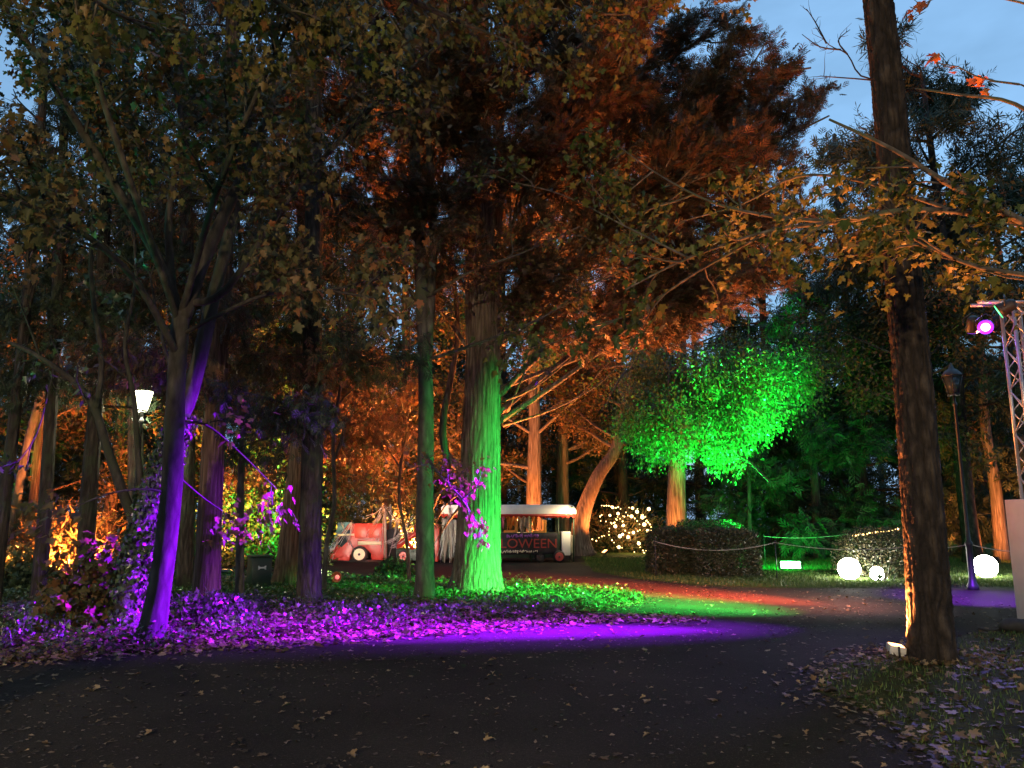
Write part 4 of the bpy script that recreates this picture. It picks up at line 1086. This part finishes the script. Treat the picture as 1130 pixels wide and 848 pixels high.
# banner on the carriage side
bx0, bz0 = T2(503, 612); bx1, bz1 = T2(616, 588.5)
B = thing('halloween_banner', ((bx0 + bx1) / 2, YT - .03, bz0), 'black banner with red lettering hung along the carriage side', 'banner')
g = Geo(); nxx, nzz = 40, 6; V = []
for i in range(nxx + 1):
    for j in range(nzz + 1):
        V.append((bx0 + (bx1 - bx0) * i / nxx, YT - .02 + .012 * math.sin(i * .9) * (1 - j / nzz), bz0 + (bz1 - bz0) * j / nzz + .02 * math.sin(i * .55) * (j == 0)))
F = [(i * (nzz + 1) + j, (i + 1) * (nzz + 1) + j, (i + 1) * (nzz + 1) + j + 1, i * (nzz + 1) + j + 1) for i in range(nxx) for j in range(nzz)]
g.add(V, F); bo = g.build('cloth', M['banner'], B, True)
sm = bo.modifiers.new('solid', 'SOLIDIFY'); sm.thickness = .006
def words(txt, px, py, size, mat, parent, y, w=None, name='lettering', shear=0):
    c = bpy.data.curves.new(name, 'FONT'); c.body = txt; c.size = size; c.extrude = .006; c.align_x = 'CENTER'; c.align_y = 'CENTER'; c.shear = shear; c.offset = .0
    c.materials.append(mat)
    o = bpy.data.objects.new(name, c); COL.objects.link(o)
    p = W(px, py, y)
    o.parent = parent; o.location = p - Vector(ORG[parent.name]); o.rotation_euler = (R(90), 0, 0)
    if w: o.scale = (w, 1, 1)
    bpy.context.view_layer.update()
    me = bpy.data.meshes.new_from_object(o.evaluated_get(bpy.context.evaluated_depsgraph_get()))
    n = bpy.data.objects.new(name, me); COL.objects.link(n); n.parent = parent; n.location = o.location; n.rotation_euler = o.rotation_euler; n.scale = o.scale
    if not me.materials: me.materials.append(mat)
    bpy.data.objects.remove(o)
    return n
words('HALLOWEEN', 569, 600.5, .46, M['letter_red'], B, YT - .055, 1.08)
g = Geo(); gp = Geo()
for k in range(26):      # a line of small script too worn to read, and a purple line above
    p = W(552 + k * 1.6 + rng.normal(0, .3), 608.8 + rng.normal(0, .35), YT - .05); g.box(p, (rng.uniform(.02, .05), .006, rng.uniform(.04, .12)), Matrix.Rotation(rng.normal(0, .5), 3, 'Y'))
for k in range(15):
    p = W(560 + k * 2.4 + rng.normal(0, .4), 591.5 + rng.normal(0, .4), YT - .05); gp.box(p, (rng.uniform(.03, .09), .006, rng.uniform(.06, .16)), Matrix.Rotation(rng.normal(0, .5), 3, 'Y'))
for gg, mm in ((g, 'letter_pale'), (gp, 'letter_purple')): gg.build('lettering', M[mm], B)['kind'] = 'stuff'
# hung cloths and cobwebs
def rag(name, label, p0, p1, drop, y, mat, n=8, cat='cloth', group=None):
    g = Geo(); nx, nz = n * 3, 8; V = []
    for i in range(nx + 1):
        t = i / nx; x = p0.x + (p1.x - p0.x) * t; zt = p0.z + (p1.z - p0.z) * t
        d = drop * (.75 + .25 * math.sin(i * 1.9) + .1 * rng.normal())
        for j in range(nz + 1):
            s = j / nz
            V.append((x + .05 * math.sin(i * 1.1 + s * 2) * s, y + .07 * math.sin(i * 1.35) * (.3 + s), zt - d * s))
    F = [(i * (nz + 1) + j, i * (nz + 1) + j + 1, (i + 1) * (nz + 1) + j + 1, (i + 1) * (nz + 1) + j) for i in range(nx) for j in range(nz)]
    g.add(V, F); o = g.build(name, mat, None, True, loc=((p0.x + p1.x) / 2, y, p0.z - drop))
    m = o.modifiers.new('solid', 'SOLIDIFY'); m.thickness = .008
    return tag(o, label, cat, group)
rag('hanging_cloth', 'pink rag hung under the carriage roof beside the green trunk', W(550, 570, YT), W(557, 570, YT), .5, YT + .12, mat_plain('pink_cloth', (.6, .15, .3), .85, .2), 3)
rag('hanging_cloth', 'wide orange cloth hung in the middle of the carriage', W(559, 570, YT), W(572, 570, YT), .55, YT + .5, M['cloth_orange'], 5)
rag('hanging_cloth', 'pale torn gauze hung in the carriage right of the wide orange cloth', W(572, 570, YT), W(585, 569, YT), .6, YT + .3, M['cloth_pale'], 5)
rag('hanging_cloth', 'narrow orange cloth hung right of the pale gauze', W(587, 570, YT), W(594, 570, YT), .55, YT + .5, M['cloth_orange'], 3)
rag('hanging_cloth', 'pale ghost sheet hanging off the rear end of the carriage', W(630, 590, YT), W(635, 592, YT), .95, YT + .3, M['cloth_pale'], 3)
rag('hanging_cloth', 'grey gauze curtain hung over the front end of the carriage', W(488, 572, YT), W(504, 574, YT), 1.4, YT - .12, M['cloth_pale'], 6)
def web(label, spans, y, loc):
    g = Geo()
    for (a, b, sag, n) in spans:
        for k in range(n):
            p = W(a[0] + rng.normal(0, 1.2), a[1] + rng.normal(0, 1.2), y + rng.uniform(-.1, .3)); q = W(b[0] + rng.normal(0, 4), b[1] + rng.normal(0, 4), y + rng.uniform(-.1, .3))
            m = p.lerp(q, rng.uniform(.3, .7)) - Vector((0, 0, sag * rng.uniform(.3, 1)))
            g.tube(smooth_path([p, m, q], 5), [.008 * rng.uniform(.5, 1.6)] * 11, 3, 0, False)
    return tag(g.build('cobweb', M['web'], None, loc=loc), label, 'cobweb')
web('white fake cobweb stretched over the nose and windscreen of the engine', [((388, 577), (364, 612), .1, 9), ((378, 578), (386, 606), .1, 6), ((390, 578), (384, 596), .05, 8), ((373, 592), (362, 617), .05, 8)], YT - .1, W(375, 600, YT))
web('white fake cobweb strung from the engine post to the seats', [((425, 557), (412, 578), .2, 9), ((425, 558), (406, 592), .2, 6), ((425, 560), (423, 612), .05, 10), ((421, 590), (405, 600), .1, 5)], YT - .1, W(418, 585, YT))
web('torn fake cobweb strung between engine post and tender bracket', [((426, 559), (445, 575), .3, 7), ((426, 600), (457, 572), .3, 10), ((432, 604), (452, 585), .2, 10), ((440, 572), (430, 610), .1, 6)], YT - .08, W(440, 588, YT))
web('white fake cobweb hung over the gap between tender and carriage', [((496, 560), (490, 618), .1, 10), ((496, 560), (503, 615), .1, 10), ((494, 572), (486, 600), .1, 5)], YT - .18, W(496, 590, YT))
# lamp under the carriage roof end
LB = thing('globe_bulb', W(631, 563, YT - .16) - Vector((0, 0, .1)), 'bright warm bulb at the rear corner of the carriage roof', 'bulb')
g = Geo(); g.sphere(W(631, 563, YT - .16), .07, 12, 8); g.build('glass', mat_emit('warm_bulb_glow', (1, .72, .35), 14), LB, True)
g = Geo(); g.cyl(W(631, 563, YT - .16) + Vector((0, 0, .06)), W(631, 563, YT - .16) + Vector((0, 0, .13)), .03); g.build('socket', M['black'], LB)
point(LB, W(631, 563, YT - .16) - Vector((0, .2, .25)), (1, .72, .38), 70, .08)
LC = thing('globe_bulb', W(575, 571, YT + .75), 'warm bulb hanging inside the carriage above the orange cloths', 'bulb')
g = Geo(); g.sphere(W(575, 571, YT + .75), .05, 12, 8); g.build('glass', bpy.data.materials['warm_bulb_glow'], LC, True)
point(LC, W(575, 573, YT + .75), (1, .6, .28), 160, .08)

# ------------------------------------------------------------------ string lights
WARM = mat_emit('string_bulb_glow', (1, .62, .22), 9)
GLOBE = mat_emit('globe_bulb_glow', (1, .70, .32), 5)
def string(label, small, big, y, rs=.024, rb=.075, cable=True):
    pts = [W(a, b, y + rng.uniform(-.25, .25)) for a, b in small]
    root = thing('string_lights', (pts[0].x, y, 0), label, 'string lights')
    o0 = Vector(ORG[root.name])
    g = Geo(); g.sphere((0, 0, 0), rs, 8, 6); me = g.mesh('bulb'); me.materials.append(WARM)
    g = Geo(); g.sphere((0, 0, 0), rb, 14, 9); mb = g.mesh('globe'); mb.materials.append(GLOBE)
    for p in pts:
        o = bpy.data.objects.new('bulb', me); COL.objects.link(o); o.parent = root; o.location = p - o0
        s = rng.uniform(.7, 1.3); o.scale = (s, s, s)
    bp = [W(a, b, y + rng.uniform(-.35, .1)) for a, b in big]
    for p in bp:
        o = bpy.data.objects.new('globe', mb); COL.objects.link(o); o.parent = root; o.location = p - o0
        s = rng.uniform(.75, 1.15); o.scale = (s, s, s)
    for ch in (pts, bp):
        if len(ch) < 2: continue
        g = Geo(); q = []
        for i in range(len(ch) - 1):
            q += [ch[i], ch[i].lerp(ch[i + 1], .5) - Vector((0, 0, .04))]
        q.append(ch[-1]); g.tube(q, [.006] * len(q), 3, 0, False); g.build('cable', M['black'], root)
    if big: point(root, W(698, 583, y - .1), (1, .58, .22), 260, .5)
    return root
small = []
for k in range(9): small.append((664 + k * 2.6, 558 + .35 * k + random.uniform(-1, 1)))
for (cx, cyy, rx, ry, a0, a1, n) in [(690, 588, 17, 18, 100, 330, 18), (704, 590, 15, 22, -80, 110, 18), (698, 575, 12, 14, 40, 300, 12), (672, 570, 10, 7, 0, 200, 8), (712, 592, 9, 18, -90, 160, 12), (655, 588, 12, 8, 20, 160, 8)]:
    for k in range(n):
        a = R(a0 + (a1 - a0) * k / (n - 1)); small.append((cx + rx * math.cos(a) + random.uniform(-1.5, 1.5), cyy + ry * math.sin(a) + random.uniform(-1.5, 1.5)))
big = [(673, 569), (682, 567), (698, 561), (703, 565), (697, 570), (709, 571), (711, 579), (715, 586), (718, 594), (722, 601), (679, 581), (688, 580), (684, 592), (693, 593), (683, 604), (687, 590), (705, 600), (699, 588), (716, 562), (676, 560)]
string('warm string lights with globe bulbs wound over the bush', small, big, 35.2)
hl = [(941 + k * 3.1 + random.uniform(-.8, .8), 591.5 - k * .45 + random.uniform(-.8, .8)) for k in range(17)]
string('warm string lights lying along the top of the dark rounded hedge', hl, [], 20.7, .02)

# ------------------------------------------------------------------ white globes on the lawn
GL = mat_emit('white_globe_glow', (1, .97, .84), 75)
for px, py, r, y, lab in [(937, 627, .27, 20.0, 'large white glowing globe at the left end of the rounded hedge'), (968, 634, .17, 19.75, 'small white glowing globe half hidden by hedge leaves'), (1088, 631, .29, 20.6, 'white glowing globe on the lawn right of the lamp post')]:
    c = W(px, py, y); c.z = r + .02
    t = thing('globe_lamp', (c.x, c.y, 0), lab, 'globe lamp')
    g = Geo(); g.sphere(c, r, 28, 18); g.build('globe', GL, t, True)
    g = Geo(); g.lathe([(r * .5, 0), (r * .5, .03), (r * .35, .05)], (c.x, c.y, 0), 20); g.build('base', M['black'], t)
# hedge leaves that stand before the small globe
c = W(970, 634, 19.4)
bush('fern', 'dark low fern in front of the small white globe', (c.x + .05, 19.35), (.3, .15, .42), 60, BLADE, M['leaf_dark'], (.15, .28), 'fern', None, .1, 3)

# ------------------------------------------------------------------ rope barriers
def stake(px, py, ztop, label, y=None):
    p = G(px, py) if y is None else Vector((W(px, py, y).x, y, 0))
    t = thing('rope_post', (p.x, p.y, 0), label, 'post', 'posts of the rope barrier')
    g = Geo(); g.cyl((p.x, p.y, -.02), (p.x, p.y, ztop), .016, .012, 8); g.build('shaft', M['black'], t)
    g = Geo(); g.sphere((p.x, p.y, ztop), .022, 10, 6); g.build('finial', M['black'], t)
    return Vector((p.x, p.y, ztop - .03))
s0 = stake(724, 638, .98, 'thin rope post at the left corner of the left hedge block')
s1 = stake(858, 646, .98, 'thin rope post right of the dark hedge block', 19.7)
s2 = stake(1008, 648, .92, 'thin rope post hidden behind the lone pine trunk', 18.6)
s3 = stake(1165, 650, .9, 'thin rope post beyond the stage truss', 17.5)
s4 = stake(845, 630, 1.0, 'thin rope post on the lawn behind the dark hedge block', 25.6); s5 = stake(945, 630, 1.1, 'thin rope post behind the rounded hedge', 25.8)
LP = G(1074, 651)
def rope(label, a, b, sag, r=.011):
    P = [a.lerp(b, t / 16) - Vector((0, 0, sag * 4 * (t / 16) * (1 - t / 16))) for t in range(17)]
    g = Geo(); g.tube(P, [r] * 17, 6)
    return tag(g.build('rope', M['rope'], None, True, loc=P[8]), label, 'rope', 'swags of the rope barrier')
rope('pale rope swag in front of the dark hedge blocks', Vector((s0.x, Yf - .08 + .8, s0.z)), s1, .22)
rope('long pale rope in front of the green floodlight', s1, s2, .12)
rope('thin rope on the lawn behind the green floodlight', s4, s5, .1, .008)
rope('rope from the lone pine to the lamp post', s2, Vector((LP.x, LP.y, .98)), .06)
rope('rope from the lamp post towards the stage truss', Vector((LP.x + .03, LP.y, .98)), s3, .1)

# ------------------------------------------------------------------ lamp posts
LIT = mat_emit('lantern_glow', (1, .97, .62), 14)
def lamp_post(label, b, H, lit, col=(1, .93, .62)):
    t = thing('lamp_post', (b[0], b[1], 0), label, 'lamp post')
    x, y = b[0], b[1]
    g = Geo(); g.lathe([(.12, 0), (.12, .1), (.085, .16), (.07, .3), (.066, .95), (.08, .98), (.08, 1.03), (.05, 1.08), (.04, 1.3), (.032, H - .55), (.05, H - .53), (.05, H - .48), (.03, H - .45), (.03, H - .3)], (x, y, -.01), 20)
    g.build('post', M['black'], t, True)
    L = Geo(); L.lathe([(.11, H - .29), (.22, H + .13)], (x, y, 0), 6); hd = L.build('lantern', LIT if lit else M['glass_dark'], t)
    f = Geo()
    for k in range(6):
        a = k / 6 * 2 * math.pi
        f.tube([(x + .117 * math.cos(a), y + .117 * math.sin(a), H - .3), (x + .23 * math.cos(a), y + .23 * math.sin(a), H + .14)], [.012, .012], 5)
    f.lathe([(.13, H - .31), (.15, H - .3), (.15, H - .285)], (x, y, 0), 6)
    f.lathe([(.25, H + .135), (.25, H + .155), (.15, H + .27), (.08, H + .31), (.03, H + .42), (.01, H + .46)], (x, y, 0), 6)
    f.build('lantern_frame', M['black'], hd)
    if lit:
        point(t, (x, y, H - .42), col, lit, .18)
        for o in (hd,): pass
    return t
p = W(158, 443, 16.6); lamp_post('lit white street lantern on a slim post behind the ivy-clad tree', (p.x, p.y), p.z + .08, 260)
p = LP; lamp_post('unlit slim lamp post washed purple beside the white globe', (p.x, p.y), W(1063, 408, p.y).z - .3, 0)
lamp_post('added unseen street lantern behind the photographer on the left, warming the near leaves', (-4.5, -6.5), 5.0, 8200, (1, .74, .42))  # unseen lantern added as warm light for the near canopy
lamp_post('added unseen street lantern behind the photographer on the right, warming the near leaves', (5.5, -7.5), 5.0, 3000, (1, .74, .42))  # second unseen lantern, added for the same warm light from the right

# ------------------------------------------------------------------ stage truss with its lamps
tx, ty = W(1147, 560, 11.5).x, 11.5
zt = W(1120, 337, 11.5).z; zb = W(1120, 551, 11.5).z
S = thing('stage_truss', (tx, ty, 0), 'square lattice lighting truss standing on a pale boxed plinth at the right edge', 'truss')
g = Geo(); hw = .145
for sx in (-1, 1):
    for sy in (-1, 1):
        g.cyl((tx + sx * hw, ty + sy * hw, zb), (tx + sx * hw, ty + sy * hw, zt), .025, sides=10)
g.build('chords', M['alu'], S, True)
g = Geo(); nb = 9; dz = (zt - zb) / nb
for k in range(nb):
    z0, z1 = zb + k * dz, zb + (k + 1) * dz
    for sgn in (-1, 1):
        a, b = (1, -1) if (k % 2) else (-1, 1)
        g.cyl((tx + a * hw, ty + sgn * hw, z0), (tx + b * hw, ty + sgn * hw, z1), .0095, sides=7)
        g.cyl((tx + b * hw, ty + sgn * hw, z0 + .01), (tx + a * hw, ty + sgn * hw, z1 - .01), .0085, sides=7)
        g.cyl((tx + sgn * hw, ty + a * hw, z0), (tx + sgn * hw, ty + b * hw, z1), .0095, sides=7)
g.build('lattice', M['alu'], S, True)
g = Geo(); zc = zt + .03
g.cyl((tx - .62, ty - .06, zc), (tx + .35, ty - .06, zc), .026, sides=10); g.cyl((tx - .62, ty + .12, zc), (tx + .35, ty + .12, zc), .026, sides=10)
for k in range(5): g.cyl((tx - .6 + k * .22, ty - .06, zc), (tx - .5 + k * .22, ty + .12, zc), .009, sides=6)
g.build('top_arm', M['alu'], S, True)
g = Geo(); g.box((tx, ty, zt + .01), (.36, .36, .012)); g.build('top_plate', M['alu'], S)
g = Geo(); g.box((tx - .1, ty, zb / 2), (.5, .5, zb - .01)); g.build('plinth', M['pale_board'], S, bevel=.01)
g = Geo(); g.box((tx + .12, ty, .02), (.9, .8, .03)); g.build('foot_plate', M['black'], S)
def stage_light(label, c, target, lens, kw, face=None, off=0, extra=()):
    c = Vector(c); d = (Vector(face or target) - c).normalized()
    t = thing('stage_light', c, label, 'stage light', 'stage lights on the truss')
    g = Geo(); b = c - d * .17
    g.tube([b - d * .05, b, b + d * .1, c - d * .02, c + d * .03], [.05, .09, .095, .11, .115], 20); g.build('housing', M['black'], t, True)
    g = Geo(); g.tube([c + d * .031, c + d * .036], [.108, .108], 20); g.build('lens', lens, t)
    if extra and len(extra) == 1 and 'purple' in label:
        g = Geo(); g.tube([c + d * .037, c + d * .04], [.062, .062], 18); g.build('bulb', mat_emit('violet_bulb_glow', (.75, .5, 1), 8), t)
    up = Vector((0, 0, 1)); side = d.cross(up).normalized()
    g = Geo(); m = c - d * .07
    g.tube([m + side * .13, m + side * .14 + up * .1, m + up * .2, m - side * .14 + up * .1, m - side * .13], [.011] * 5, 6); g.build('yoke', M['black'], t)
    spot(t, c + d * .06, target, **kw)
    for tg, k2 in extra: spot(t, c + d * .06, tg, **k2)
    return t
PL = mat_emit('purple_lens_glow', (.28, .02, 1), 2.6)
lp = W(1088, 361, 11.4)
ground_mid = Vector((-2.3, 11.1, .0))
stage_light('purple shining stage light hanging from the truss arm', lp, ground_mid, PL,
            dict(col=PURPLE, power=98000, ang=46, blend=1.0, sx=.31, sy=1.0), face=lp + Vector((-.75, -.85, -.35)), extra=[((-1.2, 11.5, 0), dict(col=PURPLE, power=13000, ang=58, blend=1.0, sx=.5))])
gl = Vector((tx - .52, ty - .42, zt - .2))
stage_light('green stage light on the truss arm aimed at the massive cypress', gl, Vector((-.78, 16.9, -.2)), mat_emit('green_lens_glow', (.05, 1, .2), 3),
            dict(col=GREEN, power=8500, ang=62, blend=1.0, sx=.14, sy=1.0), extra=[((2.0, 15.2, 0), dict(col=GREEN, power=17000, ang=44, blend=1.0, sx=.7)), ((-1.66, 14.9, 1.0), dict(col=GREEN, power=1700, ang=56, blend=1.0, sx=.09))])
rl = W(1108, 366, 11.3)
stage_light('red stage light next to the truss aimed at the far path', Vector((tx - .14, ty + .42, zt - .22)), G(700, 650), mat_emit('red_lens_glow', (1, .1, .05), 3),
            dict(col=RED, power=21000, ang=54, blend=1.0, sx=.4, sy=1.0), extra=[(G(760, 656), dict(col=(1, .25, .12), power=3000, ang=70, blend=1.0, sx=.7))])
stage_light('violet stage light on the truss aimed at the lamp post', Vector((tx - .32, ty + .62, zt - .22)), G(1070, 660), mat_emit('violet_lens_glow', (.3, .05, 1), 3),
            dict(col=(.25, .03, 1), power=7000, ang=36, blend=1.0), extra=[((3.4, 8.0, 0), dict(col=(.25, .2, 1), power=420, ang=75, blend=1.0, radius=.5)), ((4.8, 15.5, 0), dict(col=(.8, .6, .8), power=1100, ang=75, blend=1.0, radius=.4))])
point(bpy.data.objects['stage_light'], lp + Vector((-.12, -.16, -.03)), PURPLE, 7, .06)
# cable on the ground by the truss
g = Geo(); P = smooth_path([G(1080, 696), G(1095, 698), G(1110, 695), G(1128, 693), G(1150, 690)], 5); P = [p + Vector((0, 0, .03)) for p in P]
g.tube(P, [.018] * len(P), 7); tag(g.build('power_cable', M['rubber'], None, True, loc=P[0]), 'black cable lying on the ground by the truss plinth', 'cable')
bp = G(1124, 698)
g = Geo(); g.sphere((bp.x, bp.y, .09), 1, 18, 12, (.24, .16, .1))
V = g.v[0]; V += np.sin(V * 23)[:, [1, 2, 0]] * .012
tag(g.build('ballast_bag', M['rubber'], None, True, loc=(bp.x, bp.y, 0)), 'black crumpled ballast bag at the foot of the truss plinth', 'bag')

# ------------------------------------------------------------------ floodlights
def flood(label, base, target, col, power, ang, lens, size=(.26, .2), body='black', tilt=None, blend=.8, group=None, h=.12, cat='floodlight', show=True):
    """A box floodlight on a bent bracket, tilted at its target."""
    b = Vector(base); t = thing('floodlight', b, label, cat, group)
    c = b + Vector((0, 0, h + size[1] * .5)); d = (Vector(tilt or target) - c).normalized()
    q = d.to_track_quat('Y', 'Z').to_matrix()
    g = Geo(); g.box(c - d * .045, (size[0], .07, size[1]), q)
    for k in range(5): g.box(c - d * .095, (.012, .03, size[1] * .85), q @ Matrix.Translation((0, 0, 0)).to_3x3()) if k == 2 else g.box(c - d * .095 + q @ Vector(((k - 2) * size[0] * .2, 0, 0)), (.012, .03, size[1] * .85), q)
    g.build('housing', M[body], t, bevel=.008)
    if show:
        g = Geo(); g.box(c - d * .006, (size[0] * .86, .006, size[1] * .8), q); g.build('lens', lens, t)
    g = Geo(); sx = q @ Vector((1, 0, 0)); w = size[0] * .5 + .02
    g.tube([c - sx * w, b - sx * w + Vector((0, 0, .015)), b + sx * w + Vector((0, 0, .015)), c + sx * w], [.012] * 4, 6); g.build('bracket', M['black'], t)
    spot(t, c + d * .02, target, col, power, ang, blend, .08)
    return t
OR_L = mat_emit('orange_lens_glow', (1, .42, .12), 9)
GR_L = mat_emit('green_lens_glow_bright', (.16, 1, .24), 45)
GR_D = mat_emit('green_lens_glow_dim', (.02, .8, .1), 4)
# at the foot of the lone pine, grazing its bark
pb = W(991, 716, 9.15)
flood('pale floodlight box tilted up against the foot of the lone pine trunk', (pb.x - .02, 9.14, 0), (pb.x + .2, 9.04, 3.0), ORANGE, 2600, 90, OR_L, (.25, .17), 'grey', tilt=(pb.x + .12, 9.1, 1.1), h=.05)
# on the lawn: shining towards the crown
p = G(873, 633)
flood('bright green floodlight on the lawn between the dark hedges', (p.x, p.y, 0), (W(775, 435, 26).x, 25.5, 5.2), GREEN, 26000, 72, GR_L, (.62, .24), tilt=(p.x - .5, p.y - 3.2, 1.2))
spot(bpy.data.objects['floodlight.001'], (p.x, p.y + .15, .5), (p.x + 1.5, 32, 4.5), GREEN, 700, 140, 1.0, .1)
p = G(722, 608, 0)
flood('amber floodlight behind the hedge at the foot of the straight orange trunk', (W(742, 610, 25.9).x, 25.9, 0), (W(747, 520, 27.3).x, 27.3, 3.0), ORANGE, 600, 70, OR_L)
p = W(667, 607, 32.2)
flood('orange floodlight on the ground right of the leaning trunk', (p.x, 32.2, 0), (W(652, 540, 33).x, 33, 3.5), ORANGE, 1100, 80, OR_L, (.3, .22), tilt=(p.x - .7, 32.0, 1.2))
# hidden behind the massive cypress: lights its branches and the grove from below
flood('orange floodlight standing behind the massive cypress', (W(527, 640, 18.3).x, 18.4, 0), (1.8, 17.0, 6.2), ORANGE, 6200, 130, OR_L)
flood('orange floodlight between the grove and the road', (W(440, 640, 21.5).x, 21.4, 0), (-2.2, 21.0, 9.5), ORANGE, 7000, 120, OR_L)
# left glow
flood('orange floodlight at the foot of the spiky bush', (W(62, 640, 19.6).x, 19.6, 0), (-11.8, 22.5, 3.2), ORANGE, 3400, 130, OR_L)
flood('orange floodlight behind the black trunk by the street lantern', (W(100, 640, 22).x, 22.2, 0), (-11, 27, 6), ORANGE, 7000, 130, OR_L)
flood('orange floodlight behind the sycamore at the back of the grove', (W(212, 640, 24).x, 23.6, 0), (-8, 28, 10), ORANGE, 2200, 130, OR_L)
flood('orange floodlight by the road behind the broad fibrous trunk', (W(330, 640, 24).x, 23.8, 0), (-5.0, 29, 12), ORANGE, 3800, 120, OR_L)
flood('orange floodlight low at the left end of the grove', (-11.5, 17, 0), (-9, 19.5, 8), ORANGE, 3800, 110, OR_L)
flood('orange floodlight in the shrubs behind the ivy-clad tree', (-7.4, 20.6, 0), (-6.4, 24, 10), ORANGE, 3800, 110, OR_L)
flood('green floodlight behind the broad fibrous trunk', (W(318, 640, 21.5).x, 22.0, 0), (W(296, 530, 27).x, 27, 4.4), GREEN, 3000, 80, GR_D)
flood('small green floodlight beyond the far left trunks', (W(-15, 600, 23).x, 23, 0), (W(5, 390, 25).x, 25, 6), GREEN, 500, 50, GR_D)
flood('teal floodlight at the left end of the bed', (-9.6, 9.0, 0), (-7.4, 9.2, 4.4), (.05, 1, .45), 220, 55, GR_D)
# behind the train
flood('orange floodlight behind the engine tender', (W(455, 610, 31).x, 31.2, 0), (W(420, 420, 35).x, 36, 9), ORANGE, 9000, 130, OR_L)
flood('orange floodlight behind the carriage', (W(575, 610, 31.5).x, 31.8, 0), (W(600, 480, 35).x, 36, 6), ORANGE, 2200, 120, OR_L)
flood('added small white floodlight hidden behind the straight blackish trunk to brighten the train', (W(340, 640, 19.6).x, 19.6, 0), (W(430, 595, YT).x, YT, .9), (1, .9, .72), 1100, 60, mat_emit('white_lens_glow', (1, .9, .7), 4), (.2, .15))  # lamp added out of sight to brighten the train
# right
flood('orange floodlight at the foot of the far ivy-patched trunk', (W(1098, 620, 26.4).x, 26.4, 0), (W(1106, 520, 29).x, 29, 3.2), ORANGE, 1100, 110, OR_L)
flood('orange floodlight under the low russet tree', (W(1040, 620, 33).x, 33.2, 0), (W(1035, 570, 36).x, 36, 3), ORANGE, 900, 100, OR_L)

# small spike spotlight by the road
p = G(371, 650)
t = thing('spike_light', (p.x, p.y, 0), 'small round red-glowing spotlight on a stake left of the engine wheel', 'spotlight')
hz = W(372, 637, p.y).z
g = Geo(); g.cyl((p.x, p.y, -.03), (p.x, p.y, hz - .08), .012, .012, 8); g.build('stake', M['black'], t)
g = Geo(); g.lathe([(.05, .14), (.105, .1), (.12, 0), (.105, 0), (.1, .02)], (p.x, p.y - .04, hz), 20, 'Y'); g.build('housing', M['red'], t, True)
g = Geo(); g.sphere((p.x + .02, p.y - .02, hz), .05, 12, 8); g.build('lens', mat_emit('pink_lens_glow', (1, .2, .2), 1.2), t, True)

# ------------------------------------------------------------------ bin with a bone symbol
p = G(285, 650); bx, by = p.x, p.y
t = thing('waste_bin', (bx, by, 0), 'dark green dog-waste bin with a pale bone symbol', 'bin')
q = Matrix.Rotation(R(33), 3, 'Z')
g = Geo(); g.box((bx, by, .35), (.44, .44, .68), q); g.build('body', M['dark_green'], t, bevel=.02)
g = Geo(); g.box((bx, by, .715), (.5, .5, .045), q); g.build('lid', M['dark_green'], t, bevel=.015)
g = Geo(); f = q @ Vector((0, -.226, 0)); ux = q @ Vector((1, 0, 0))
bone = [(-.09, .045), (-.06, .04), (-.04, .018), (.04, .018), (.06, .04), (.09, .045), (.085, .0), (.09, -.045), (.06, -.04), (.04, -.018), (-.04, -.018), (-.06, -.04), (-.09, -.045), (-.085, 0)]
V = [tuple(Vector((bx, by, .47)) + f + ux * a + Vector((0, 0, b))) for a, b in bone]
V2 = [tuple(Vector(v) + (q @ Vector((0, .004, 0)))) for v in V]
nb = len(V); g.add(V + V2, [tuple(range(nb)), tuple(range(nb, 2 * nb))[::-1]] + [(i, i + nb, (i + 1) % nb + nb, (i + 1) % nb) for i in range(nb)])
g.build('bone_symbol', M['white'], t)
